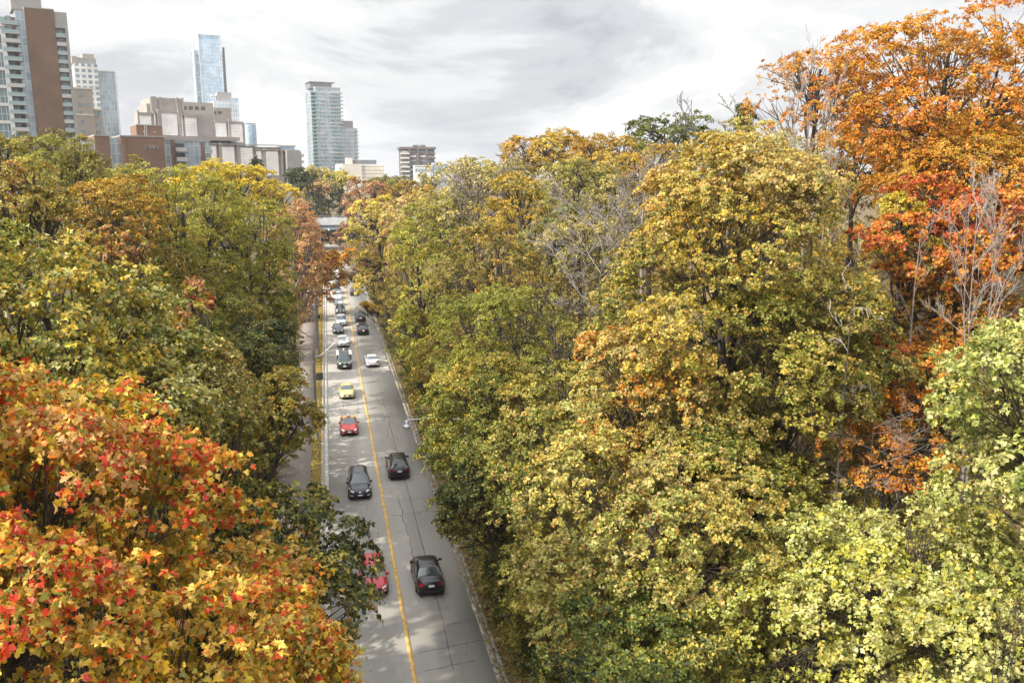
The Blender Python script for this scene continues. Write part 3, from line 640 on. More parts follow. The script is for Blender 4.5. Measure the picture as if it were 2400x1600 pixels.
    tree('broadleaf_tree', 'pale grey green tree with thinning top on the wooded crest', 1100, 475, 130, 95, 120, [('khaki', .5), ('straw', .7), ('olive', .1)], lai=1.5, lobes=20, seed=71, thin=.15, bark=BARK_GREY)
    tree('broadleaf_tree', 'gold tree in the middle of the crest behind the brown olive tree', 1195, 500, 95, 90, 102, [('gold', .8), ('olive', .3)], lai=2.8, lobes=16, seed=72, thin=.1)
    tree('broadleaf_tree', 'honey gold tree forming the left hump of the skyline', 1270, 372, 112, 62, 150, [('gold', .8), ('amber', .4), ('straw', .2)], lai=3.8, lobes=18, seed=73, shape='dome')
    tree('broadleaf_tree', 'deep gold tree on the skyline before the dark pine', 1405, 370, 88, 55, 140, [('gold', .7), ('amber', .7)], lai=3.8, lobes=14, seed=74, shape='dome')
    tree('broadleaf_tree', 'soft green tree below the honey gold hump', 1320, 440, 100, 70, 120, [('khaki', .5), ('fresh', .4), ('straw', .2)], lai=3.2, lobes=14, seed=75)
    tree('conifer_tree', 'dark green pine spreading along the skyline', 1560, 320, 110, 52, 104, [('green', .6), ('dark', .6)], lai=3.4, lobes=18, seed=76, shape='oak')
    tree('broadleaf_tree', 'olive tree on the skyline right of the brown tower block', 1095, 410, 60, 24, 190, [('olive', .6), ('khaki', .5)], lai=3.6, lobes=12, seed=77, shape='dome')
    tree('broadleaf_tree', 'gold and rust tree at the root of the dark pine', 1500, 400, 80, 60, 92, [('gold', .5), ('olive', .4), ('rust', .3)], lai=3, lobes=12, seed=78)
    tree('conifer_tree', 'little black green spruce tip on the skyline by the orange oak', 1708, 280, 16, 32, 72, [('dark', 1)], lai=3, lobes=8, seed=79, shape='plume')
    tree('broadleaf_tree', 'khaki tree behind the bare grey tree at mid slope', 1330, 620, 110, 110, 86, [('khaki', .6), ('straw', .45)], lai=1.8, lobes=16, seed=80)
    tree('maple_tree', 'olive green maple between the corner maple and the great tan maple', 1660, 1130, 170, 160, 36, [('olive', .5), ('tan', .4), ('green', .4)], lai=3.8, lobes=16, seed=123)
    tree('maple_tree', 'drab olive tree filling the hollow behind the leafless sapling', 1990, 800, 120, 130, 50, [('olive', .5), ('amber', .4), ('green', .3)], lai=3.2, lobes=14, seed=124)
    tree('maple_tree', 'rust tinged tree low behind the white stemmed birch', 2230, 760, 150, 110, 46, [('orange', .5), ('rust', .5), ('olive', .4)], lai=3.2, lobes=14, seed=125)
    tree('broadleaf_tree', 'olive gold tree on the hilltop between the two orange oaks', 1960, 400, 130, 100, 72, [('gold', .4), ('olive', .5), ('orange', .3)], lai=3.4, lobes=16, seed=126)
    tree('broadleaf_tree', 'bronze tree on the hilltop showing between the giant oak limbs', 2230, 330, 190, 110, 85, [('amber', .6), ('orange', .5)], lai=3.0, lobes=16, seed=127)
    tree('broadleaf_tree', 'khaki crown low on the slope beneath the bare grey fan', 1330, 840, 110, 110, 62, [('khaki', .4), ('green', .4), ('olive', .4)], lai=3.6, lobes=14, seed=128)
    tree('broadleaf_tree', 'dull green hillside tree between the gold tree and the bare grey fan', 1270, 560, 80, 90, 96, [('khaki', .6), ('green', .4)], lai=3, lobes=12, seed=129)
    tree('broadleaf_tree', 'greenish straw tree on the hillside under the deep gold skyline tree', 1420, 470, 80, 70, 108, [('straw', .5), ('khaki', .6)], lai=2.4, lobes=12, seed=130)
    tree('broadleaf_tree', 'dark green tree beyond the bridge on the left of the opening', 720, 520, 50, 42, 350, [('dark', .8), ('rust', .2)], lai=4, lobes=10, seed=131)
    tree('broadleaf_tree', 'pale straw tree rounding off the crest before the honey gold hump', 1165, 420, 80, 48, 150, [('straw', .6), ('khaki', .5)], lai=2.6, lobes=14, seed=134, shape='dome')
    tree('broadleaf_tree', 'honey coloured tree on the slope just under the skyline golds', 1345, 415, 85, 55, 132, [('gold', .6), ('straw', .4)], lai=3, lobes=14, seed=135, shape='dome')
    tree('broadleaf_tree', 'pale olive tree low on the hillside right of the blush and straw tree', 1020, 540, 90, 90, 118, [('khaki', .5), ('lime', .5)], lai=3, lobes=14, seed=136)
    # --- leafless trees
    bare('bare_tree', 'leafless grey tree with a wide fan of twigs at mid slope', 1380, 530, 150, 190, 64, seed=90, levels=(10, 7, 6, 5), leaf_pal='khaki', leaf_n=1200, r0=.14, trunk_bark=BARK)
    bare('bare_tree', 'leafless brown tree with one dark stem below the grey fan', 1270, 790, 90, 150, 58, seed=91, bark=BARK, levels=(10, 6, 5, 4), r0=.17, leaf_pal='khaki', leaf_n=700)
    bare('bare_tree', 'bare grey treetop showing on the skyline left of the honey gold hump', 1172, 355, 52, 36, 165, seed=92, levels=(9, 6, 5, 4))
    bare('bare_tree', 'leafless tree with pale stems in front of the smaller orange oak', 1880, 320, 110, 230, 50, seed=93, bark=BARK_PALE, trunk_bark=BARK_GREY, levels=(7, 4, 4, 3), rmin=.009, up=.6, spread=.42, r0=.06, stems=3)
    bare('bare_tree', 'white stemmed leafless birch against the scarlet maple', 2275, 560, 95, 190, 41, seed=94, bark=BARK_PALE, trunk_bark=BARK_GREY, levels=(7, 5, 4, 3), rmin=.009, up=.5, spread=.5, r0=.065, stems=3)
    bare('bare_tree', 'thin leafless stems between the scarlet and yellow maples', 2110, 590, 60, 130, 43, seed=95, bark=BARK_GREY, levels=(6, 4, 4), up=.8, spread=.4, r0=.08, rmin=.010)
    bare('bare_tree', 'dead tree with pale curling branches over the shadowy green maple', 1960, 640, 70, 110, 36, seed=96, trunk_bark=BARK, bark=BARK_PALE, levels=(5, 3, 3), up=-.1, spread=.9, curl=.35, r0=.07)
    bare('bare_tree', 'spidery leafless sapling spreading over the orange hollow', 2000, 980, 150, 110, 36, seed=97, trunk_bark=BARK, bark=BARK_GREY, levels=(8, 5, 4, 3), rmin=.006, up=.05, spread=.8, r0=.05)
    bare('bare_tree', 'bare twiggy bush in the bottom right corner', 2290, 1440, 70, 120, 23, seed=98, bark=BARK, levels=(7, 5, 4), up=.3, r0=.04, rmin=.006, stems=3)
    bare('bare_tree', 'leafless twigs rising above the dark pine on the skyline', 1600, 300, 60, 80, 90, seed=99, levels=(7, 4, 3), up=.9, spread=.4, r0=.12)
    bare('bare_tree', 'leafless twigs on the skyline beside the little spruce tip', 1690, 290, 45, 75, 76, seed=100, levels=(7, 4, 3), up=.9, spread=.4, r0=.10)
    bare('bare_tree', 'hazy leafless tree between the gold skyline tree and the straw crown', 1480, 460, 75, 90, 80, seed=101, levels=(9, 6, 5, 4), leaf_pal='khaki', leaf_n=500)
    bare('bare_tree', 'fine grey leafless tree on top of the pale wooded crest', 1100, 440, 90, 80, 112, seed=102, levels=(9, 6, 5, 4), leaf_pal='straw', leaf_n=900)
build_trees()

def wider_wood():
    """the wood goes on over the plateau on both sides, beyond what the photograph frames"""
    rng = np.random.default_rng(21)
    src = [o for o in C.objects if o.parent is None and o.name.startswith('broadleaf_tree') and 85 < o.location.y < 165][:12]
    n = 0
    for side in (1, -1):
        for k in range(60 if side > 0 else 20):
            s = rng.uniform(15, 260); t = (rng.uniform(52, 125) if side > 0 else -rng.uniform(62, 120)); x, y = rw(s, t)
            if side > 0 and x < .62 * y + 9: continue
            if side < 0 and x > -.62 * y - 7: continue
            o = src[n % len(src)]; n += 1
            r = o.copy(); C.objects.link(r); f = rng.uniform(.9, 1.2) * (1.0 if side > 0 else .85)
            r.location = (x, y, float(terrain(x, y)) - .1); r.rotation_euler = (0, 0, rng.uniform(0, 6.28)); r.scale = (f * 1.15, f * 1.15, f)
            r['label'] = 'autumn tree of the wood continuing over the %s plateau' % ('eastern' if side > 0 else 'western'); r['category'] = 'tree'
            r['group'] = 'plateau trees at the ' + ('right' if side > 0 else 'left')
            for ch in o.children:
                c = ch.copy(); C.objects.link(c); c.parent = r
wider_wood()

def understory():
    """bushes and seedlings too many to count: one mass along each bank"""
    rng = np.random.default_rng(5)
    def mass(name, label, n, tr, sr, hmax, pal, size, per, seed):
        r = np.random.default_rng(seed)
        s = r.uniform(*sr, n); t = r.uniform(*tr, n)
        x = RO[0] + RD[0] * s + RN[0] * t; y = RD[1] * s + RN[1] * t
        z = terrain(x, y); h = hmax * r.uniform(.25, 1, n) * np.clip((np.abs(t) - min(abs(tr[0]), abs(tr[1])) + .9) / 2.2, .22, 1)
        w = h * r.uniform(.5, .9, n)
        k = np.repeat(np.arange(n), per); m = len(k)
        d = unit(r.normal(0, 1, (m, 3))); d[:, 2] = np.abs(d[:, 2]); q = r.random((m, 1)) ** .4
        P = np.stack([x, y, z], 1)[k] + d * q * np.stack([w, w, h], 1)[k]
        P = P[(((P[:, 0] - RO[0]) * RN[0] + P[:, 1] * RN[1]) > 4.75) | (t[k] < 0)]; k = k[:len(P)]; d = d[:len(P)]; m = len(P)
        cols = pick_colours(r, pal, k, k, n, n)
        o = leaf_mesh(name, P, d * .6 + np.array([0, 0, .7]) + r.normal(0, .4, (m, 3)), r.normal(0, 1, (m, 3)) + np.array([0, 0, -.3]), size * r.uniform(.6, 1.3, m), DIAMOND, cols, None, r)
        tag(o, label, 'undergrowth', kind='stuff')
    mass('undergrowth', 'dark green thicket along the right kerb', 1500, (5.2, 14), (18, 210), 2.0, [('dark', .6), ('green', .45), ('olive', .3), ('amber', .1)], .15, 110, 1)
    mass('undergrowth', 'low growth and seedlings on the right slope', 1500, (12, 60), (15, 170), 3.2, [('olive', .5), ('amber', .3), ('green', .4), ('orange', .1)], .2, 60, 2)
    mass('undergrowth', 'brown and green thicket on the left bank beside the path', 900, (-26, -9.3), (25, 230), 2.2, [('dark', .6), ('amber', .3), ('olive', .4)], .18, 60, 3)
    # fallen leaves on the verge, kerbs, path and slopes
    def litter(name, label, n, tr, sr, zf, size, pal, seed, skew=1.0):
        r = np.random.default_rng(seed)
        s = r.uniform(0, 1, n) ** 1.4 * (sr[1] - sr[0]) + sr[0]; t = tr[0] + (tr[1] - tr[0]) * r.random(n) ** skew
        x = RO[0] + RD[0] * s + RN[0] * t; y = RD[1] * s + RN[1] * t
        z = (terrain(x, y) if zf is None else np.full(n, zf)) + .03
        o = leaf_mesh(name, np.stack([x, y, z], 1), np.array([0, 0, 1]) + r.normal(0, .25, (n, 3)), r.normal(0, 1, (n, 3)), size * r.uniform(.6, 1.3, n), DIAMOND,
                      pick_colours(r, pal, np.zeros(n, int), np.zeros(n, int), 1, 1), None, r)
        tag(o, label, 'leaves', kind='stuff')
    litter('fallen_leaves', 'fallen yellow leaves strewn over the grass verge', 9000, (-5.85, -4.8), (35, 190), .11, .14, [('gold', .5), ('amber', .5), ('khaki', .4)], 11)
    litter('fallen_leaves', 'fallen brown leaves drifted along the right kerb', 16000, (4.25, 6.2), (30, 190), .04, .13, [('rust', .5), ('amber', .4), ('khaki', .4)], 12, 1.0)
    litter('fallen_leaves', 'fallen leaves scattered on the path', 2200, (-8.5, -5.9), (35, 190), .12, .13, [('rust', .6), ('amber', .5)], 13, 2.0)
    litter('fallen_leaves', 'fallen leaves carpeting the right slope', 26000, (6, 60), (10, 150), None, .22, [('rust', .6), ('amber', .5), ('orange', .2)], 14)
    litter('fallen_leaves', 'a few fallen leaves lying on the road', 260, (-4.2, 4.2), (35, 150), .0, .12, [('gold', .6), ('straw', .5)], 15)
understory()
# ------------------------------------------------------------------ city
class MB:
    """collects boxes and prisms (with UVs in metres) and links them as one mesh"""
    def __init__(s): s.V = []; s.F = []; s.U = []
    def quad(s, p, uv):
        b = len(s.V); s.V += [tuple(q) for q in p]; s.F.append(tuple(range(b, b + len(p)))); s.U += list(uv)
    def box(s, fr, u0, u1, z0, z1, d0, d1):
        """fr: frame with P(u, z, d); d grows towards the street"""
        P = fr.P; lo, hi = min(d0, d1), max(d0, d1)
        s.quad([P(u0, z0, hi), P(u1, z0, hi), P(u1, z1, hi), P(u0, z1, hi)], [(u0, z0), (u1, z0), (u1, z1), (u0, z1)])
        s.quad([P(u1, z0, lo), P(u0, z0, lo), P(u0, z1, lo), P(u1, z1, lo)], [(u1, z0), (u0, z0), (u0, z1), (u1, z1)])
        s.quad([P(u1, z0, hi), P(u1, z0, lo), P(u1, z1, lo), P(u1, z1, hi)], [(hi, z0), (lo, z0), (lo, z1), (hi, z1)])
        s.quad([P(u0, z0, lo), P(u0, z0, hi), P(u0, z1, hi), P(u0, z1, lo)], [(lo, z0), (hi, z0), (hi, z1), (lo, z1)])
        s.quad([P(u0, z1, hi), P(u1, z1, hi), P(u1, z1, lo), P(u0, z1, lo)], [(u0, hi), (u1, hi), (u1, lo), (u0, lo)])
        s.quad([P(u0, z0, lo), P(u1, z0, lo), P(u1, z0, hi), P(u0, z0, hi)], [(u0, lo), (u1, lo), (u1, hi), (u0, hi)])
    def build(s, name, mat, parent=None, smooth=False):
        me = bpy.data.meshes.new(name); me.from_pydata(s.V, [], s.F)
        uv = me.uv_layers.new(name='UVMap'); uv.data.foreach_set('uv', np.array(s.U, np.float32).ravel())
        me.materials.append(mat); me.update()
        if smooth:
            for p in me.polygons: p.use_smooth = True
        return link(name, me, parent)
class Frame:
    """a facade plane through pixel px (2400-wide photograph) at distance Y, turned by yaw degrees; base level zb"""
    def __init__(s, px, py, Y, yaw, zb=18.0):
        o, _ = at(px, py, Y); s.o = np.array([o[0], o[1], zb]); a = rad(yaw); s.a = a
        s.u = np.array([math.cos(a), math.sin(a), 0]); s.n = np.array([math.sin(a), -math.cos(a), 0])
    def P(s, u, z, d): return tuple(s.u * u + s.n * d + np.array([0, 0, z]))       # local to the building's Empty
    def uz(s, px, py, d=0.0):
        r = ray(px, py); c = np.array([0, 0, CAMZ]); o = s.o + s.n * d
        k = ((o - c) @ s.n) / (r @ s.n); w = c + r * k
        return float((w - s.o) @ s.u), float(w[2] - s.o[2])
    def empty(s, name): return empty(name, tuple(s.o))
def one(name, fr, mat, parent, *b):
    m = MB(); m.box(fr, *b); return m.build(name, mat, parent)

M_BRICK = grid_mat('brick_wall', .45, .16, ((.165, .10, .065), (.135, .082, .053)), (.22, .15, .11), .02, .9, .2, off=.5)
M_BRICK2 = grid_mat('brick_wall_warm', .45, .16, ((.19, .112, .075), (.155, .092, .062)), (.25, .17, .12), .02, .9, .2, off=.5)
M_GREY = plain('concrete_wall', (.29, .275, .26), .85, var=.08, scale=.3)
M_GRANITE = grid_mat('granite_cladding', 1.6, 1.6, ((.33, .295, .265), (.30, .27, .245)), (.25, .22, .20), .05, .6, .4)
M_BEIGE = plain('beige_render', (.35, .30, .25), .85, var=.07, scale=.4)
M_CREAM = plain('cream_concrete', (.58, .54, .47), .85, var=.07, scale=.3)
M_WHITE = plain('white_concrete', (.54, .54, .52), .8, var=.06, scale=.3)
M_SLAB = plain('balcony_slab', (.40, .39, .37), .85)
M_GLASSBLUE = grid_mat('curtain_glass_blue', 1.5, 1.55, ((.42, .54, .65), (.26, .38, .49)), (.28, .34, .39), .12, .10, .9, .25)
M_GLASSPALE = grid_mat('curtain_glass_pale', 1.4, 2.8, ((.34, .41, .46), (.20, .26, .30)), (.46, .48, .48), .22, .12, .9, .2)
M_GLASSGREEN = grid_mat('curtain_glass_green', 1.4, 2.8, ((.20, .28, .29), (.09, .13, .14)), (.45, .47, .46), .2, .12, .9, .2)
M_MIRROR = grid_mat('bronze_mirror_glass', 1.25, 1.25, ((.97, .93, .88), (.92, .87, .81)), (.62, .56, .50), .07, .2, .9, .75)
M_WIN = grid_mat('window_glass', .9, 1.5, ((.20, .26, .30), (.10, .13, .15)), (.42, .42, .40), .1, .08, .9, .1)
M_RAIL = plain('balcony_glass', (.24, .33, .33), .12, spec=.9)
M_RAILC = plain('balcony_panel', (.42, .41, .385), .8)
M_LOUVRE = grid_mat('louvre', 9, .22, ((.07, .065, .06), (.06, .055, .05)), (.16, .15, .14), .06, .7, .3)
M_DARK = plain('dark_metal', (.03, .03, .032), .5)
M_STEEL = plain('galvanised_steel', (.42, .43, .43), .45, .6)
M_ROOFGREY = plain('roof_plant', (.16, .17, .18), .7, var=.2, scale=.5)
M_BROWN = plain('brown_block', (.125, .105, .10), .85, var=.1, scale=.4)
M_SHADEIN = plain('painted_recess_shade', (.06, .06, .06), .7)  # near-black colour that stands in for shade behind the balconies

def balcony(fr, parent, u0, u1, z, depth, mat_rail=None, d0=0.0, h=1.05, slab=.22, sides=True):
    m = MB(); m.box(fr, u0, u1, z, z + slab, d0, d0 + depth); b = m.build('balcony', M_SLAB, parent)
    r = MB(); r.box(fr, u0, u1, z + slab, z + slab + h, d0 + depth - .08, d0 + depth)
    if sides:
        r.box(fr, u0, u0 + .08, z + slab, z + slab + h, d0, d0 + depth - .082); r.box(fr, u1 - .08, u1, z + slab, z + slab + h, d0, d0 + depth - .082)
    r.build('railing', mat_rail or M_RAIL, b); return b

def condo():
    fr = Frame(56, 18, 300, 33); root = fr.empty('brick_condominium')
    tag(root, 'tall brown brick condominium slab with stacked balconies at the left edge', 'apartment tower')
    uz = fr.uz
    uB0, zB = uz(56, 18); uB1, _ = uz(126, 27); uC1, zC = uz(156, 31)
    one('brick_wall', fr, M_BRICK, root, uB0, uB1, 0, zB, -18, .0)
    one('concrete_wall', fr, M_GREY, root, uB1, uC1, 0, zB - .4, -18, -1.8)
    one('parapet', fr, M_GREY, root, uB1 + .01, uC1, zB - 5.6, zB - .38, -1.79, -.25)
    one('end_wall', fr, M_GREY, root, uC1 - .9, uC1 + .01, 0, zB - 5.61, -1.79, -.28)
    z = zB - 8.6; k = 0
    while z > 1:
        balcony(fr, root, uB1 + .02, uC1 - .92, z, 1.75, M_RAILC if k % 3 == 1 else M_RAIL, d0=-1.79, sides=False)
        one('window', fr, M_WIN, root, uB1 + .5, uC1 - 1.3, z + .25, z + 2.6, -1.79, -1.7)
        z -= 2.85; k += 1
    # glazed bay left of the brick
    uG0, _ = uz(33, 14)
    one('glass_bay', fr, M_GLASSPALE, root, uG0, uB0, 0, zB - 1.0, -17.9, -.6)
    # balcony stack with brick piers
    uS0, _ = uz(8, 10)
    one('pier', fr, M_BRICK, root, uS0, uG0, 0, zB - 3, -17.8, -2.6)
    z = zB - 6; k = 0
    while z > 1:
        balcony(fr, root, uG0 - 4.6, uG0 + .6, z, 2.6, M_RAILC if k % 5 == 2 else M_RAIL, d0=-.58)
        balcony(fr, root, uS0 - .2, uG0 - 4.8, z + 1.1, 3.2, M_RAIL, d0=-2.58)
        one('window', fr, M_WIN, root, uS0 + .4, uG0 - 1.2, z + 1.35, z + 3.4, -2.6, -2.5)
        z -= 2.85; k += 1
    # cream framed wing at the very edge
    uW1, _ = uz(10, 260); uW0 = uS0 - 24
    one('frame_wing', fr, M_GLASSGREEN, root, uW0, uS0 - .4, 0, zB - 8, -17, 1.0)
    fm = MB()
    for q in range(5):
        u = uS0 - .5 - q * 5.6; fm.box(fr, u - 1.3, u, 0, zB - 8, 1.0, 1.9)
    zz = 2.0
    while zz < zB - 9:
        for q in range(4):
            u = uS0 - .5 - q * 5.6; fm.box(fr, u - 5.6, u - 1.3, zz, zz + 1.0, 1.0, 1.75)
        zz += 5.7
    fm.build('concrete_frame', M_WHITE, root)
    u0, z0 = uz(28, 10); u1, _ = uz(92, 4)
    one('penthouse', fr, M_GREY, root, u0, u1 + 1, zB, zB + 9, -16, -5)
    one('roof_edge', fr, M_GREY, root, uB0, uB1, zB, zB + .35, -18, .12)
condo()

def white_tower():
    fr = Frame(172, 148, 470, 33); root = fr.empty('white_apartment_tower')
    tag(root, 'pale apartment tower with white window grid behind the brick condominium', 'apartment tower'); uz = fr.uz
    u0, z0 = uz(172, 148); u1, _ = uz(229, 160); u2, z2 = uz(268, 174)
    g = grid_mat('white_window_grid', 3.0, 2.9, ((.26, .32, .35), (.18, .23, .26)), (.68, .67, .64), 1.25, .25, .6)
    one('window_wall', fr, g, root, u0, u1, 0, z0, -22, 0)
    one('glass_wall', fr, M_GLASSPALE, root, u1, u2, 0, z2 + 1, -21, -.4)
    one('roof_edge', fr, M_WHITE, root, u1, u2 + .2, z2 + 1, z2 + 1.8, -21, 0)
    one('corner_strip', fr, M_WHITE, root, u2, u2 + .9, 0, z2 + 1, -21, -.2)
    ua, za = uz(168, 131); ub, _ = uz(180, 131); uc, zc = uz(227, 156)
    one('penthouse', fr, M_BEIGE, root, ua, ub, z0, za, -18, -1); one('penthouse', fr, M_GREY, root, ub + .01, uc, z0, z0 + 3.2, -18, -1.6); one('roof_house', fr, M_BEIGE, root, uz(197, 155)[0], uc - .6, z0 + 3.2, z0 + 5.4, -16, -3)
white_tower()

def beige_block():
    fr = Frame(175, 210, 350, 33); root = fr.empty('beige_apartment_block')
    tag(root, 'stepped beige apartment block with few small windows right of the brick condominium', 'apartment block'); uz = fr.uz
    u0, z0 = uz(168, 208); u1, _ = uz(216, 212); u2, z2 = uz(238, 259)
    one('wall', fr, M_BEIGE, root, u0, u1, 0, z0, -16, 0); one('side_wall', fr, M_BEIGE, root, u1, u2, 0, z2, -15, -.3)
    one('roof_edge', fr, M_CREAM, root, u0 - .1, u1 + .2, z0, z0 + .7, -16, .25); one('roof_edge', fr, M_CREAM, root, u1 + .21, u2 + .2, z2, z2 + .7, -15, .0)
    one('string_course', fr, M_CREAM, root, u0, u1 + .05, uz(216, 272)[1], uz(216, 270)[1] + .3, 0, .2)
    for (x, y) in ((188, 223), (188, 245), (189, 264), (191, 287), (194, 309), (197, 330), (198, 350), (204, 247)):
        u, z = uz(x, y); one('window', fr, M_WIN, root, u - .85, u + .85, z - .75, z + .75, 0, .06)
    for (x, y) in ((228, 269), (229, 292), (231, 311)):
        u, z = uz(x, y, -.3); one('window', fr, M_WIN, root, u - .9, u + .9, z - .95, z + .95, -.3, -.22)
beige_block()

def low_brick():
    fr = Frame(284, 321, 250, 33); root = fr.empty('low_brick_apartments')
    tag(root, 'low brown brick apartment building with blank walls and a glass strip', 'apartment block'); uz = fr.uz
    a = [uz(x, 321)[0] for x in (199, 221, 256, 281, 384)]; z = uz(330, 321)[1]
    one('glass_strip', fr, M_GLASSPALE, root, a[0], a[1], 0, z - 1, -12, -1)
    one('brick_wall', fr, M_BRICK2, root, a[1], a[2], 0, z, -14, 0)
    one('glass_strip', fr, M_GLASSPALE, root, a[2], a[3], 0, z - .4, -13, -.8)
    one('brick_wall', fr, M_BRICK2, root, a[3], a[4], 0, z, -15, .1)
    one('brick_return', fr, M_BRICK2, root, a[3] + .02, a[3] + 1.2, 0, z - .3, .1, .6)
    one('coping', fr, M_GREY, root, a[3] - .1, a[4] + .1, z, z + .35, -15, .3); one('coping', fr, M_GREY, root, a[1] - .05, a[2] + .05, z, z + .35, -14, .2)
    u0, zz = uz(319, 294, -4); u1, _ = uz(379, 296, -4)
    one('roof_block', fr, M_BRICK2, root, u0, u1, z, zz, -14, -4); one('coping', fr, M_GREY, root, u0 - .1, u1 + .1, zz, zz + .3, -14, -3.8)
    ld = MB(); ul, _ = uz(338, 300, -3.9)
    for q in (0, .55): ld.box(fr, ul + q, ul + q + .1, z + .35, zz + .6, -3.95, -3.75)
    for q in range(8): ld.box(fr, ul + .1, ul + .55, z + .6 + q * .42, z + .68 + q * .42, -3.9, -3.8)
    ld.build('ladder', M_WHITE, root)
    # suspended work platform
    fs = Frame(340, 352, 248, 33); st_ = fs.empty('suspended_platform'); v0, w0 = fs.uz(340, 352); v1, _ = fs.uz(369, 352)
    st_.location.z += w0; tag(st_, 'cable hung work platform in front of the low brick wall', 'work platform')
    one('deck', fs, M_DARK, st_, v0, v1, 0, .22, .2, 1.0)
    rl = MB()
    for q in (0.02, .33, .66, .985): u = v0 + (v1 - v0 - .08) * q; rl.box(fs, u, u + .07, .22, 1.25, .93, 1.0)
    rl.box(fs, v0, v1, 1.25, 1.33, .93, 1.0); rl.box(fs, v0 + .1, v1, .7, .76, .95, .99); rl.build('guard_rail', M_STEEL, st_)
    for q in (.06, .24, .9): u = v0 + (v1 - v0) * q; one('hoist', fs, M_DARK, st_, u - .18, u + .18, .22, 1.35 if q < .5 else .9, .35, .8)
    for q in (.08, .93): u = v0 + (v1 - v0) * q; one('cable', fs, M_DARK, st_, u, u + .05, 1.3, z - w0 + 1.2, .5, .55)
    for q in (.08, .93): u = v0 + (v1 - v0) * q; one('davit', fs, M_STEEL, st_, u - .05, u + .1, z - w0 + 1.2, z - w0 + 1.35, -2, .7)
low_brick()

def balcony_block():
    fr = Frame(386, 331, 265, 33); root = fr.empty('glass_balcony_block')
    tag(root, 'low glass and concrete apartments with balconies below the granite building', 'apartment block'); uz = fr.uz
    a = [uz(x, 331)[0] for x in (385, 400, 408, 434, 470, 478, 491)]; z = uz(430, 331)[1]
    one('glass_wall', fr, M_GLASSPALE, root, a[0], a[6], 0, z, -14, 0)
    one('brick_pier', fr, M_BRICK2, root, a[1], a[2], 0, z + .3, -1, .5); one('brick_pier', fr, M_BRICK2, root, a[4], a[5], 4, z - .2, -1, .35)
    one('roof_edge', fr, M_GREY, root, a[0] - .1, a[6] + .2, z, z + .6, -14, .3)
    for k in range(5):
        zz = z - 3.2 - k * 2.9
        one('recess_shade', fr, M_SHADEIN, root, a[2] + .1, a[3] - .3, zz + .3, zz + 2.5, 0, .05)  # flat dark panel painted as shade, not a real hollow
        balcony(fr, root, a[2] + .02, a[3], zz, 1.9, M_RAILC); balcony(fr, root, a[5] + .1, a[6] + .3, zz - .4, 1.4, M_RAIL)
balcony_block()

